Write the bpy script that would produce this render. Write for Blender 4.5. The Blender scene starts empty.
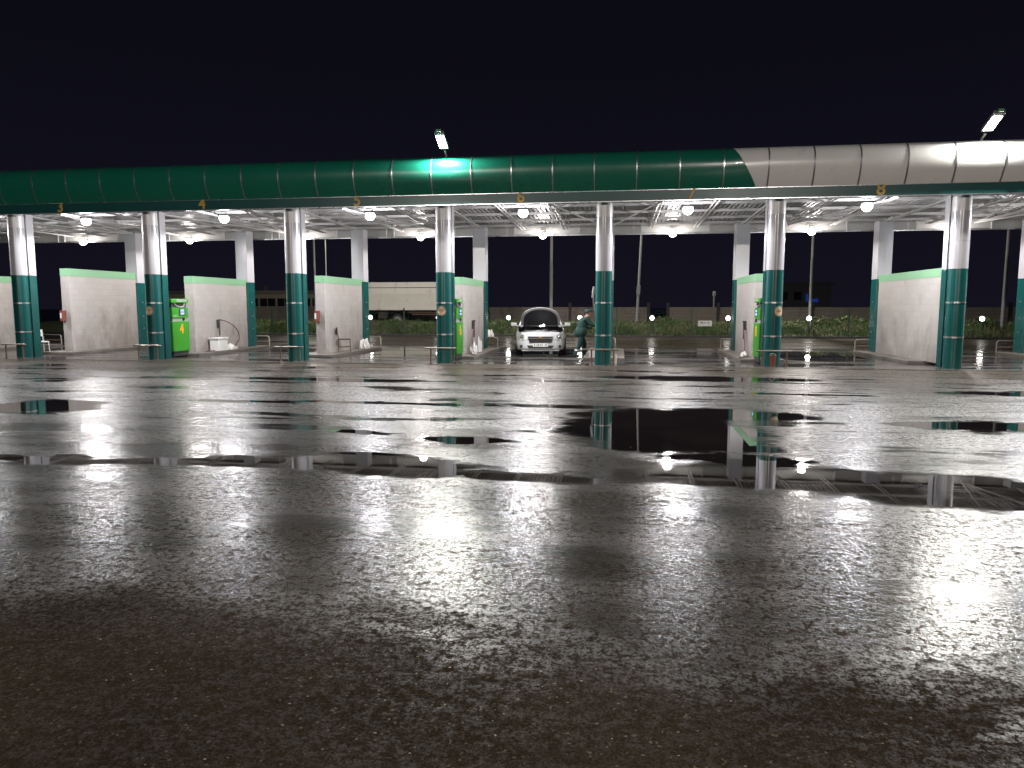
import bpy, bmesh, math, random
from mathutils import Vector, Matrix
random.seed(7)
sc = bpy.context.scene
col = sc.collection
R = math.radians

# ------------------------------------------------------------------ camera
cam_d = bpy.data.cameras.new('camera'); cam = bpy.data.objects.new('camera', cam_d); col.objects.link(cam)
cam_d.sensor_width = 36.0; cam_d.lens = 722.97 / 1024 * 36.0
cam_d.clip_start = 0.05; cam_d.clip_end = 2000
cam.location = (0, 0, 1.7)
cam.rotation_euler = (math.pi/2 - 0.1072, 0.0, 0.1469)
sc.camera = cam
# ------------------------------------------------------------------ night sky
w = bpy.data.worlds.new('World'); sc.world = w; w.use_nodes = True
nt = w.node_tree; nt.nodes.clear()
wo = nt.nodes.new('ShaderNodeOutputWorld'); bg = nt.nodes.new('ShaderNodeBackground')
tc = nt.nodes.new('ShaderNodeTexCoord'); sx = nt.nodes.new('ShaderNodeSeparateXYZ'); cr = nt.nodes.new('ShaderNodeValToRGB')
cr.color_ramp.elements[0].position = 0.0; cr.color_ramp.elements[0].color = (0.0062, 0.0058, 0.0118, 1)
cr.color_ramp.elements[1].position = 0.55; cr.color_ramp.elements[1].color = (0.0022, 0.0022, 0.0040, 1)
e = cr.color_ramp.elements.new(0.25); e.color = (0.0044, 0.0042, 0.0088, 1)
nt.links.new(tc.outputs['Generated'], sx.inputs[0]); nt.links.new(sx.outputs[2], cr.inputs[0])
nt.links.new(cr.outputs[0], bg.inputs[0]); bg.inputs[1].default_value = 1.0
nt.links.new(bg.outputs[0], wo.inputs[0])
# ------------------------------------------------------------------ exposure, lamp strengths
sc.view_settings.view_transform = 'Standard'; sc.view_settings.look = 'None'
sc.view_settings.exposure = 0.0; sc.view_settings.gamma = 1.0
sc.cycles.max_bounces = 6; sc.cycles.diffuse_bounces = 3; sc.cycles.glossy_bounces = 4
sc.cycles.sample_clamp_indirect = 1.5; sc.cycles.sample_clamp_direct = 60.0; sc.cycles.use_adaptive_sampling = False
sc.cycles.use_denoising = True
sc.cycles.caustics_reflective = False; sc.cycles.caustics_refractive = False; sc.cycles.blur_glossy = 0.5
W_CANOPY = 800.0      # watts of each lamp under the canopy front
W_REAR = 430.0        # each lamp on the rear beam
W_FLOOD = 1000.0
W_BOLLARD = 14.0
W_STREET = 2700.0
W_YARD = 2900.0
def lamp(kind, parent, loc, watts, color, size=0.1, direction=None, size_y=None, spread=None):
    ld = bpy.data.lights.new('light', kind); ld.energy = watts; ld.color = color
    if kind == 'POINT': ld.shadow_soft_size = size
    elif kind == 'SPOT': ld.shadow_soft_size = size; ld.spot_size = R(172); ld.spot_blend = 0.25
    else:
        ld.shape = 'RECTANGLE'; ld.size = size; ld.size_y = size_y or size
    o = bpy.data.objects.new('light', ld); col.objects.link(o); o.parent = parent; o.location = loc
    if direction is not None: o.rotation_euler = Vector(direction).to_track_quat('-Z', 'Y').to_euler()
    return o

# ================================================================== materials
def new_mat(name):
    m = bpy.data.materials.new(name); m.use_nodes = True
    return m, m.node_tree, m.node_tree.nodes['Principled BSDF']

def mat(name, color, rough=0.5, metal=0.0, var=0.12, scale=3.0, bump=0.0, bscale=40.0, spec=0.5, coat=0.0, dirt=None, coords='Object'):
    """plain paint / metal / fabric with an uneven colour, an uneven gloss and a small relief"""
    m, t, p = new_mat(name)
    tcn = t.nodes.new('ShaderNodeTexCoord'); n = t.nodes.new('ShaderNodeTexNoise')
    n.inputs['Scale'].default_value = scale; n.inputs['Detail'].default_value = 6; n.inputs['Roughness'].default_value = 0.6
    t.links.new(tcn.outputs[coords], n.inputs['Vector'])
    mx = t.nodes.new('ShaderNodeMix'); mx.data_type = 'RGBA'
    c = Vector(color)
    mx.inputs[6].default_value = (*(c*(1-var)), 1); mx.inputs[7].default_value = (*[min(1, v*(1+var)) for v in c], 1)
    t.links.new(n.outputs[0], mx.inputs[0])
    out = mx.outputs[2]
    if dirt:
        n2 = t.nodes.new('ShaderNodeTexNoise'); n2.inputs['Scale'].default_value = dirt[1]; n2.inputs['Detail'].default_value = 8
        n2.inputs['Roughness'].default_value = 0.7
        mp = t.nodes.new('ShaderNodeMapping'); mp.inputs['Scale'].default_value = (1, 1, 0.45)
        t.links.new(tcn.outputs[coords], mp.inputs[0]); t.links.new(mp.outputs[0], n2.inputs['Vector'])
        rg = t.nodes.new('ShaderNodeMapRange'); rg.inputs[1].default_value = dirt[2]; rg.inputs[2].default_value = dirt[2]+0.18
        t.links.new(n2.outputs[0], rg.inputs[0])
        m2 = t.nodes.new('ShaderNodeMix'); m2.data_type = 'RGBA'; m2.inputs[7].default_value = (*dirt[0], 1)
        ml = t.nodes.new('ShaderNodeMath'); ml.operation = 'MULTIPLY'; ml.inputs[1].default_value = dirt[3]
        t.links.new(rg.outputs[0], ml.inputs[0]); t.links.new(ml.outputs[0], m2.inputs[0]); t.links.new(out, m2.inputs[6]); out = m2.outputs[2]
    t.links.new(out, p.inputs['Base Color'])
    rr = t.nodes.new('ShaderNodeMapRange'); rr.inputs[3].default_value = max(0.02, rough*0.8); rr.inputs[4].default_value = min(1, rough*1.25)
    t.links.new(n.outputs[0], rr.inputs[0]); t.links.new(rr.outputs[0], p.inputs['Roughness'])
    p.inputs['Metallic'].default_value = metal; p.inputs['Specular IOR Level'].default_value = spec
    p.inputs['Coat Weight'].default_value = coat
    if bump > 0:
        nb = t.nodes.new('ShaderNodeTexNoise'); nb.inputs['Scale'].default_value = bscale; nb.inputs['Detail'].default_value = 4
        b = t.nodes.new('ShaderNodeBump'); b.inputs['Strength'].default_value = bump; b.inputs['Distance'].default_value = 0.01
        t.links.new(tcn.outputs[coords], nb.inputs['Vector']); t.links.new(nb.outputs[0], b.inputs['Height']); t.links.new(b.outputs[0], p.inputs['Normal'])
    return m

def emis(name, color, strength):
    m = bpy.data.materials.new(name); m.use_nodes = True; t = m.node_tree; t.nodes.clear()
    o = t.nodes.new('ShaderNodeOutputMaterial'); e = t.nodes.new('ShaderNodeEmission')
    e.inputs[0].default_value = (*color, 1); e.inputs[1].default_value = strength
    t.links.new(e.outputs[0], o.inputs[0]); return m

M = {}
M['white_clad'] = mat('white_cladding', (0.44, 0.43, 0.455), 0.22, 0.0, 0.06, 1.5, coat=0.3, dirt=((0.3, 0.28, 0.26), 2.2, 0.62, 0.35))
M['green_clad'] = mat('green_cladding', (0.007, 0.078, 0.074), 0.25, 0.0, 0.14, 1.2, coat=0.4, dirt=((0.10, 0.12, 0.10), 3.0, 0.62, 0.4))
M['fascia_green'] = mat('fascia_green', (0.008, 0.135, 0.088), 0.26, 0.0, 0.14, 0.7, bump=0.35, bscale=1.1, coat=0.3, dirt=((0.02, 0.05, 0.045), 1.6, 0.6, 0.35))
M['fascia_band'] = mat('fascia_band_teal', (0.008, 0.070, 0.068), 0.35, 0.0, 0.12, 0.9, dirt=((0.03, 0.05, 0.05), 1.8, 0.58, 0.5))
M['fascia_white'] = mat('fascia_white', (0.72, 0.71, 0.69), 0.26, 0.0, 0.06, 0.7, bump=0.35, bscale=1.1, dirt=((0.25, 0.23, 0.21), 1.8, 0.62, 0.35))
M['alu'] = mat('bare_aluminium', (0.62, 0.63, 0.65), 0.28, 0.9, 0.1, 8)
M['joint_dark'] = mat('grey_joint', (0.22, 0.22, 0.23), 0.35, 0.5, 0.1, 8)
M['deck'] = mat('galvanised_sheet', (0.34, 0.33, 0.34), 0.42, 0.6, 0.3, 1.3, dirt=((0.16, 0.13, 0.12), 1.1, 0.52, 0.6))
M['deck_top'] = mat('roof_top_grey', (0.22, 0.22, 0.23), 0.5, 0.2, 0.15, 1.0)
M['steel'] = mat('painted_steel', (0.58, 0.56, 0.56), 0.42, 0.2, 0.2, 4, dirt=((0.10, 0.07, 0.05), 3.0, 0.58, 0.6))
M['gutter'] = mat('gutter_white', (0.5, 0.49, 0.47), 0.35, 0.0, 0.08, 1.5, dirt=((0.35, 0.32, 0.28), 2.0, 0.58, 0.5))
M['wall_band'] = mat('pale_green_paint', (0.165, 0.335, 0.19), 0.6, 0.0, 0.08, 2.5, bump=0.2, dirt=((0.2, 0.3, 0.2), 3.0, 0.6, 0.4))
M['rail'] = mat('galvanised_pipe', (0.27, 0.25, 0.22), 0.4, 0.7, 0.25, 10, dirt=((0.16, 0.07, 0.03), 9.0, 0.52, 0.8))
M['rail_rust'] = mat('rusty_pipe', (0.17, 0.11, 0.075), 0.6, 0.3, 0.3, 12)
M['ochre'] = mat('ochre_paint', (0.52, 0.34, 0.08), 0.5, 0, 0.1, 6)
M['disp_green'] = mat('dispenser_green', (0.045, 0.27, 0.022), 0.32, 0, 0.08, 3, coat=0.2, dirt=((0.05, 0.12, 0.03), 5.0, 0.6, 0.5))
M['disp_dark'] = mat('dispenser_dark_panel', (0.04, 0.045, 0.045), 0.35)
M['disp_pale'] = mat('dispenser_pale_panel', (0.26, 0.28, 0.26), 0.4)
M['orange'] = mat('orange_paint', (0.85, 0.32, 0.02), 0.5)
M['black_rubber'] = mat('black_rubber', (0.015, 0.015, 0.016), 0.45)
M['hose'] = mat('red_brown_hose', (0.12, 0.03, 0.025), 0.45)
M['white_plastic'] = mat('white_plastic', (0.70, 0.69, 0.66), 0.45, var=0.1, scale=9, bump=0.3, bscale=12)
M['rag'] = mat('crumpled_white_cloth', (0.68, 0.66, 0.62), 0.85, var=0.2, scale=14, bump=0.6, bscale=20)
M['red_box'] = mat('red_paint', (0.17, 0.045, 0.035), 0.5, dirt=((0.3, 0.2, 0.15), 9.0, 0.55, 0.7))
M['chair_white'] = mat('white_chair_paint', (0.60, 0.60, 0.56), 0.5, var=0.15, scale=12)
M['chair_dark'] = mat('dark_chair_vinyl', (0.035, 0.03, 0.028), 0.5)
M['chair_wood'] = mat('worn_brown_padding', (0.22, 0.15, 0.09), 0.7, var=0.3, scale=12)
M['decal_face'] = mat('decal_cream', (0.55, 0.40, 0.26), 0.5, var=0.12, scale=30)
M['decal_ring'] = mat('decal_grey_ring', (0.20, 0.20, 0.18), 0.5)
M['decal_dark'] = mat('decal_dark_mark', (0.10, 0.055, 0.02), 0.5)
M['lamp_house'] = mat('lamp_housing', (0.30, 0.31, 0.32), 0.4, 0.6)
M['lamp_lens'] = emis('lamp_lens_lit', (1.0, 0.965, 0.93), 30.0)
M['lamp_lens_rear'] = emis('lamp_lens_rear_lit', (1.0, 0.93, 0.85), 30.0)
M['flood_lens'] = emis('flood_lens_lit', (1.0, 0.985, 0.92), 30.0)
M['bollard_lens'] = emis('bollard_lens_lit', (1.0, 0.97, 0.92), 14.0)
M['yard_lens'] = emis('yard_lens_lit', (1.0, 0.96, 0.90), 14.0)
M['street_lens'] = emis('street_lens_lit', (1.0, 0.93, 0.82), 14.0)
M['dark_green_metal'] = mat('dark_green_metal', (0.02, 0.045, 0.03), 0.5)
M['pole'] = mat('galvanised_pole', (0.48, 0.47, 0.46), 0.45, 0.4, 0.12, 3)
M['pole_dark'] = mat('dark_pole', (0.16, 0.16, 0.17), 0.5, 0.3)
M['concrete_far'] = mat('weathered_concrete', (0.27, 0.235, 0.205), 0.85, 0, 0.2, 0.8, bump=0.3, dirt=((0.12, 0.1, 0.09), 0.9, 0.5, 0.7))
M['trailer'] = mat('trailer_cream_sheet', (0.74, 0.72, 0.67), 0.5, 0, 0.1, 1.2, dirt=((0.30, 0.20, 0.12), 1.3, 0.55, 0.75))
M['trailer_dark'] = mat('chassis_dark', (0.03, 0.028, 0.028), 0.6)
M['trailer_red'] = mat('rusty_red_rail', (0.13, 0.06, 0.05), 0.6)
M['rim'] = mat('grey_steel_rim', (0.30, 0.29, 0.28), 0.5, 0.5)
M['build_pale'] = mat('pale_render', (0.42, 0.36, 0.30), 0.85, 0, 0.15, 0.5)
M['build_dark'] = mat('dark_render', (0.11, 0.11, 0.125), 0.85, 0, 0.2, 0.4)
M['glass_dark'] = mat('dark_glass', (0.02, 0.022, 0.03), 0.08, 0, 0.1, 2)
M['blue_lit'] = emis('blue_lit_sign', (0.06, 0.16, 1.0), 0.14)
M['screen'] = emis('dispenser_screen_lit', (0.45, 0.62, 1.0), 1.6)
M['sign_white'] = mat('white_sign_board', (0.75, 0.75, 0.70), 0.5, dirt=((0.25, 0.28, 0.22), 9.0, 0.5, 0.8))
M['car_white'] = mat('white_car_paint', (0.62, 0.62, 0.63), 0.18, 0, 0.02, 3, coat=0.8, dirt=((0.45, 0.42, 0.37), 4.0, 0.62, 0.3))
M['car_black'] = mat('black_plastic', (0.018, 0.018, 0.02), 0.4)
M['car_liner'] = mat('bonnet_liner', (0.035, 0.034, 0.042), 0.75, bump=0.3)
M['chrome'] = mat('chrome', (0.75, 0.75, 0.76), 0.12, 1.0, 0.04)
M['gold'] = mat('gold_badge', (0.75, 0.52, 0.16), 0.25, 0.9, 0.04)
M['headlight'] = mat('headlight_lens', (0.50, 0.50, 0.47), 0.1, 0.4, 0.25, 20)
M['engine_grey'] = mat('engine_grey', (0.16, 0.16, 0.165), 0.45, 0.5, 0.3, 20)
M['jacket'] = mat('dark_green_workwear', (0.008, 0.040, 0.034), 0.8, 0, 0.25, 9, bump=0.5, bscale=16)
M['trousers'] = mat('dark_green_trousers', (0.006, 0.026, 0.025), 0.8, 0, 0.25, 9, bump=0.5, bscale=14)
M['skin'] = mat('skin', (0.42, 0.24, 0.17), 0.55, 0, 0.08, 20)
M['hair'] = mat('dark_hair', (0.02, 0.015, 0.012), 0.6)
M['shoe'] = mat('dark_brown_boot', (0.05, 0.035, 0.028), 0.6)
M['reflective'] = mat('reflective_tape', (0.65, 0.66, 0.62), 0.35)
M['cap'] = mat('green_cap', (0.015, 0.05, 0.042), 0.75)
M['lamp_small'] = emis('inspection_lamp_lit', (1.0, 0.98, 0.95), 30.0)

# wall: painted blockwork with faint courses, wear near the foot
def wall_mat():
    m, t, p = new_mat('painted_blockwork')
    tcn = t.nodes.new('ShaderNodeTexCoord'); sp = t.nodes.new('ShaderNodeSeparateXYZ'); cb = t.nodes.new('ShaderNodeCombineXYZ')
    t.links.new(tcn.outputs['Object'], sp.inputs[0])
    ad = t.nodes.new('ShaderNodeMath'); t.links.new(sp.outputs[0], ad.inputs[0]); t.links.new(sp.outputs[1], ad.inputs[1])
    t.links.new(ad.outputs[0], cb.inputs[0]); t.links.new(sp.outputs[2], cb.inputs[1])
    br = t.nodes.new('ShaderNodeTexBrick'); br.inputs['Scale'].default_value = 1.0
    br.inputs['Brick Width'].default_value = 0.40; br.inputs['Row Height'].default_value = 0.20
    br.inputs['Mortar Size'].default_value = 0.008; br.inputs['Mortar Smooth'].default_value = 0.6
    br.inputs['Color1'].default_value = (0.355, 0.325, 0.305, 1); br.inputs['Color2'].default_value = (0.325, 0.30, 0.28, 1)
    br.inputs['Mortar'].default_value = (0.30, 0.275, 0.255, 1)
    t.links.new(cb.outputs[0], br.inputs['Vector'])
    n = t.nodes.new('ShaderNodeTexNoise'); n.inputs['Scale'].default_value = 2.2; n.inputs['Detail'].default_value = 9; n.inputs['Roughness'].default_value = 0.65
    mp = t.nodes.new('ShaderNodeMapping'); mp.inputs['Scale'].default_value = (1, 1, 0.5)
    oi = t.nodes.new('ShaderNodeObjectInfo'); mo = t.nodes.new('ShaderNodeMath'); mo.operation = 'MULTIPLY'; mo.inputs[1].default_value = 40
    t.links.new(oi.outputs['Random'], mo.inputs[0]); cc = t.nodes.new('ShaderNodeCombineXYZ'); t.links.new(mo.outputs[0], cc.inputs[0]); t.links.new(mo.outputs[0], cc.inputs[1])
    t.links.new(cc.outputs[0], mp.inputs['Location'])
    t.links.new(tcn.outputs['Object'], mp.inputs[0]); t.links.new(mp.outputs[0], n.inputs['Vector'])
    # dirt reaches higher threshold with height
    zz = t.nodes.new('ShaderNodeMapRange'); zz.inputs[1].default_value = 0.0; zz.inputs[2].default_value = 2.2; zz.inputs[3].default_value = 0.16; zz.inputs[4].default_value = -0.10
    t.links.new(sp.outputs[2], zz.inputs[0])
    s = t.nodes.new('ShaderNodeMath'); t.links.new(n.outputs[0], s.inputs[0]); t.links.new(zz.outputs[0], s.inputs[1])
    rg = t.nodes.new('ShaderNodeMapRange'); rg.inputs[1].default_value = 0.49; rg.inputs[2].default_value = 0.76; rg.inputs[4].default_value = 0.8
    t.links.new(s.outputs[0], rg.inputs[0])
    mx = t.nodes.new('ShaderNodeMix'); mx.data_type = 'RGBA'; mx.inputs[7].default_value = (0.20, 0.17, 0.15, 1)
    t.links.new(rg.outputs[0], mx.inputs[0]); t.links.new(br.outputs[0], mx.inputs[6]); t.links.new(mx.outputs[2], p.inputs['Base Color'])
    p.inputs['Roughness'].default_value = 0.7
    b = t.nodes.new('ShaderNodeBump'); b.inputs['Strength'].default_value = 0.35; b.inputs['Distance'].default_value = 0.006
    t.links.new(br.outputs['Fac'], b.inputs['Height']); b.invert = True; t.links.new(b.outputs[0], p.inputs['Normal'])
    return m
M['wall'] = wall_mat()

# wet ground -----------------------------------------------------------------
STONE_LO, STONE_HI = 0.0, 2.6
def wet_mat(name, dry, light, puddles, near_dry=False, grain=1.0, rough_wet=0.20, patch=0.5):
    m, t, p = new_mat(name)
    N = t.nodes.new; L = t.links.new
    tcn = N('ShaderNodeTexCoord')
    def math_(op, a, b=None, clamp=False):
        q = N('ShaderNodeMath'); q.operation = op; q.use_clamp = clamp
        for k, v in enumerate((a, b)):
            if v is None: continue
            if isinstance(v, (int, float)): q.inputs[k].default_value = v
            else: L(v, q.inputs[k])
        return q.outputs[0]
    def noise(scale, detail=4, rough=0.6, sc3=(1, 1, 1), typ=None):
        mp = N('ShaderNodeMapping'); mp.inputs['Scale'].default_value = sc3; L(tcn.outputs['Object'], mp.inputs[0])
        n = N('ShaderNodeTexNoise'); n.inputs['Scale'].default_value = scale; n.inputs['Detail'].default_value = detail; n.inputs['Roughness'].default_value = rough
        L(mp.outputs[0], n.inputs['Vector']); return n
    def rng(v, a, b, c=0.0, d=1.0, smooth=True):
        q = N('ShaderNodeMapRange'); q.interpolation_type = 'SMOOTHSTEP' if smooth else 'LINEAR'
        for k, x in zip((1, 2, 3, 4), (a, b, c, d)): q.inputs[k].default_value = x
        L(v, q.inputs[0]); return q.outputs[0]
    # warped position for ragged puddle edges
    nw = noise(0.9, 8, 0.68, (0.55, 1.2, 1))
    sub = N('ShaderNodeVectorMath'); sub.operation = 'SUBTRACT'; L(nw.outputs['Color'], sub.inputs[0]); sub.inputs[1].default_value = (0.5, 0.5, 0.5)
    mul = N('ShaderNodeVectorMath'); mul.operation = 'MULTIPLY'; L(sub.outputs[0], mul.inputs[0]); mul.inputs[1].default_value = (2.6, 1.5, 0)
    add = N('ShaderNodeVectorMath'); add.operation = 'ADD'; L(tcn.outputs['Object'], add.inputs[0]); L(mul.outputs[0], add.inputs[1])
    sp = N('ShaderNodeSeparateXYZ'); L(add.outputs[0], sp.inputs[0])
    mask = None
    for (cx, cy, rx, ry, ang) in puddles:
        dx = math_('SUBTRACT', sp.outputs[0], cx); dy = math_('SUBTRACT', sp.outputs[1], cy)
        c, s = math.cos(R(ang)), math.sin(R(ang))
        u = math_('ADD', math_('MULTIPLY', dx, c/rx), math_('MULTIPLY', dy, s/rx))
        v = math_('ADD', math_('MULTIPLY', dx, -s/ry), math_('MULTIPLY', dy, c/ry))
        d = math_('ADD', math_('MULTIPLY', u, u), math_('MULTIPLY', v, v))
        k = rng(d, 1.55, 0.62)
        mask = k if mask is None else math_('MAXIMUM', mask, k)
    # small film of standing water where the surface dips
    nf = noise(0.8, 6, 0.6, (0.35, 1.6, 1)); film = rng(nf.outputs[0], patch, patch+0.10)
    nf2 = noise(3.0, 5, 0.6, (0.5, 1.6, 1)); film2 = rng(nf2.outputs[0], 0.50, 0.66)
    wet = math_('MULTIPLY', math_('MAXIMUM', film, math_('MULTIPLY', film2, 0.45)), 0.80)
    if near_dry:
        spo = N('ShaderNodeSeparateXYZ'); L(add.outputs[0], spo.inputs[0])
        line = math_('ADD', spo.outputs[1], math_('MULTIPLY', spo.outputs[0], 0.10))
        nl = noise(0.42, 3, 0.5); line = math_('ADD', line, math_('MULTIPLY', math_('SUBTRACT', nl.outputs[0], 0.5), 2.6))
        nearf = rng(line, 3.6, 4.7)
        wet = math_('MULTIPLY', math_('MULTIPLY', wet, nearf), rng(line, 7.0, 10.5, 0.35, 1.0))
        # gloss graded to shape the lamp streaks: the wet strip between 4 and 9 m is smoother than the lot behind it
        gx = math_('DIVIDE', math_('SUBTRACT', spo.outputs[0], 2.0), 0.75); gy = math_('DIVIDE', math_('SUBTRACT', spo.outputs[1], 2.55), 0.62)
        spot = rng(math_('ADD', math_('MULTIPLY', gx, gx), math_('MULTIPLY', gy, gy)), 1.4, 0.6)
        wetline = math_('MAXIMUM', rng(line, 3.05, 3.75), math_('MULTIPLY', spot, 0.85))
        far_r = rng(line, 7.5, 11.0, rough_wet*0.74, rough_wet*1.15)
        base_r = math_('ADD', math_('MULTIPLY', far_r, wetline), math_('MULTIPLY', math_('SUBTRACT', 1.0, wetline), 0.60))
    else:
        base_r = None
    pm = mask if mask is not None else 0.0
    tot = math_('MAXIMUM', wet, pm) if mask is not None else wet
    # colour
    na = noise(90, 3, 0.7); nb = noise(0.6, 6, 0.6)
    vo = N('ShaderNodeTexVoronoi'); vo.inputs['Scale'].default_value = 95; L(tcn.outputs['Object'], vo.inputs['Vector'])
    rm = N('ShaderNodeValToRGB'); L(na.outputs[0], rm.inputs[0])
    rm.color_ramp.elements[0].position = 0.35; rm.color_ramp.elements[0].color = (*dry, 1)
    rm.color_ramp.elements[1].position = 0.72; rm.color_ramp.elements[1].color = (*light, 1)
    st = N('ShaderNodeSeparateColor'); L(vo.outputs['Color'], st.inputs[0])
    stone = rng(st.outputs[0], 0.982, 0.995)
    m1 = N('ShaderNodeMix'); m1.data_type = 'RGBA'; L(math_('MULTIPLY', stone, 0.8), m1.inputs[0]); L(rm.outputs[0], m1.inputs[6]); m1.inputs[7].default_value = (0.16, 0.13, 0.095, 1)
    m2 = N('ShaderNodeMix'); m2.data_type = 'RGBA'; m2.blend_type = 'MULTIPLY'; m2.inputs[0].default_value = 1.0
    L(m1.outputs[2], m2.inputs[6]); g = rng(nb.outputs[0], 0.3, 0.75, 0.65, 1.3)
    cg = N('ShaderNodeCombineColor'); L(g, cg.inputs[0]); L(g, cg.inputs[1]); L(g, cg.inputs[2]); L(cg.outputs[0], m2.inputs[7])
    m3 = N('ShaderNodeMix'); m3.data_type = 'RGBA'; L(tot, m3.inputs[0]); L(m2.outputs[2], m3.inputs[6])
    m4 = N('ShaderNodeMix'); m4.data_type = 'RGBA'; m4.blend_type = 'MULTIPLY'; m4.inputs[0].default_value = 1; L(m2.outputs[2], m4.inputs[6]); m4.inputs[7].default_value = (0.42, 0.42, 0.44, 1)
    L(m4.outputs[2], m3.inputs[7]); L(m3.outputs[2], p.inputs['Base Color'])
    # gloss
    fr = noise(15.0, 7, 0.92); fr2 = noise(40.0, 3, 0.8)
    tip = math_('MULTIPLY', rng(fr.outputs[0], 0.455, 0.535), rng(fr2.outputs[0], 0.40, 0.52))
    nr = noise(0.7, 6, 0.65, (0.4, 1.3, 1)); rv = rng(nr.outputs[0], 0.35, 0.65, 0.72, 1.3)
    if base_r is None: r0 = math_('MULTIPLY', rv, rough_wet)
    else: r0 = math_('MULTIPLY', rv, base_r)
    r0 = math_('MULTIPLY', r0, math_('SUBTRACT', 1.45, math_('MULTIPLY', tip, 0.60)))
    inv = math_('SUBTRACT', 1.0, tot)
    inv2 = math_('MULTIPLY', inv, inv)
    L(math_('ADD', math_('MULTIPLY', r0, inv), 0.012), p.inputs['Roughness'])
    p.inputs['IOR'].default_value = 1.36
    spec_dry = math_('ADD', math_('MULTIPLY', tip, STONE_HI), STONE_LO)
    if near_dry: spec_dry = math_('MULTIPLY', spec_dry, math_('ADD', math_('MULTIPLY', wetline, 0.94), 0.06))
    sm = N('ShaderNodeMix'); sm.data_type = 'FLOAT'; L(tot, sm.inputs[0]); L(spec_dry, sm.inputs[2]); sm.inputs[3].default_value = 0.62
    L(sm.outputs[0], p.inputs['Specular IOR Level'])
    # relief: aggregate (fades under standing water), slow undulation
    n1 = noise(30, 2, 0.5); n2 = noise(95, 2, 0.6)
    h = math_('ADD', math_('MULTIPLY', n1.outputs[0], 1.0), math_('MULTIPLY', n2.outputs[0], 0.4))
    b1 = N('ShaderNodeBump'); b1.inputs['Distance'].default_value = 0.0027 * grain
    L(math_('MULTIPLY', inv2, 0.85), b1.inputs['Strength']); L(h, b1.inputs['Height'])
    n3 = noise(2.4, 3, 0.5, (0.6, 1, 1)); b2 = N('ShaderNodeBump'); b2.inputs['Distance'].default_value = 0.02
    L(math_('ADD', math_('MULTIPLY', inv, 0.10), 0.006), b2.inputs['Strength']); L(n3.outputs[0], b2.inputs['Height'])
    L(b2.outputs[0], b1.inputs['Normal']); L(b1.outputs[0], p.inputs['Normal'])
    return m

# centre x, centre y, half length, half width, turn (degrees) of each puddle, in metres on the lot
PUDDLES = [
 (0.6, 10.3, 1.35, 1.75, 12), (1.9, 11.6, 1.2, 0.55, 0), (0.9, 9.0, 1.0, 0.55, 0),
 (3.0, 7.15, 2.9, 0.70, -6), (1.3, 8.1, 0.9, 0.35, -10), (6.8, 7.2, 2.0, 0.6, -3),
 (-2.6, 7.40, 1.05, 0.42, 0), (-4.4, 7.25, 1.6, 0.26, 3), (-7.2, 7.1, 1.8, 0.30, 0), (-1.2, 7.05, 1.2, 0.20, 0),
 (-9.6, 10.9, 1.1, 0.75, 0), (-4.4, 12.1, 3.2, 0.17, 1), (-1.9, 8.9, 0.6, 0.22, 0), (-3.4, 9.2, 0.6, 0.2, 0),
 (5.6, 10.9, 1.7, 0.55, 0), (3.4, 14.6, 1.5, 0.22, 0), (-6.5, 16.0, 2.2, 0.35, 0), (2.0, 17.5, 2.6, 0.5, 0), (8.6, 15.2, 2.0, 0.5, 0),
]
M['asphalt'] = wet_mat('wet_asphalt', (0.022, 0.0170, 0.0115), (0.066, 0.050, 0.034), PUDDLES, near_dry=True, grain=1.0, rough_wet=0.28, patch=0.535)
M['apron'] = wet_mat('wet_concrete_apron', (0.07, 0.064, 0.058), (0.115, 0.105, 0.095), [(-2.6, 27.0, 1.6, 2.0, 0), (6.6, 26.0, 2.0, 2.4, 0), (-8.0, 26.0, 1.6, 2.0, 0)], grain=0.35, rough_wet=0.2, patch=0.47)
M['island'] = mat('island_concrete', (0.14, 0.125, 0.108), 0.55, 0, 0.25, 1.6, bump=0.4, dirt=((0.07, 0.062, 0.055), 1.2, 0.48, 0.8))
M['road_far'] = mat('service_road_asphalt', (0.035, 0.033, 0.032), 0.6, 0, 0.2, 0.5, coords='Object')

def ridge_mat():
    m, t, p = new_mat('grass_earth')
    n = t.nodes.new('ShaderNodeTexNoise'); n.inputs['Scale'].default_value = 1.6; n.inputs['Detail'].default_value = 8
    c = t.nodes.new('ShaderNodeValToRGB'); c.color_ramp.elements[0].color = (0.02, 0.03, 0.01, 1); c.color_ramp.elements[1].color = (0.07, 0.08, 0.03, 1)
    tcn = t.nodes.new('ShaderNodeTexCoord'); t.links.new(tcn.outputs['Object'], n.inputs['Vector'])
    t.links.new(n.outputs[0], c.inputs[0]); t.links.new(c.outputs[0], p.inputs['Base Color']); p.inputs['Roughness'].default_value = 0.9
    return m
M['earth'] = ridge_mat()
M['grass_a'] = mat('grass_blades', (0.042, 0.080, 0.014), 0.6, 0, 0.45, 0.9)
M['grass_b'] = mat('weed_blades_dry', (0.070, 0.058, 0.026), 0.7, 0, 0.35, 0.9)

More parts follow.
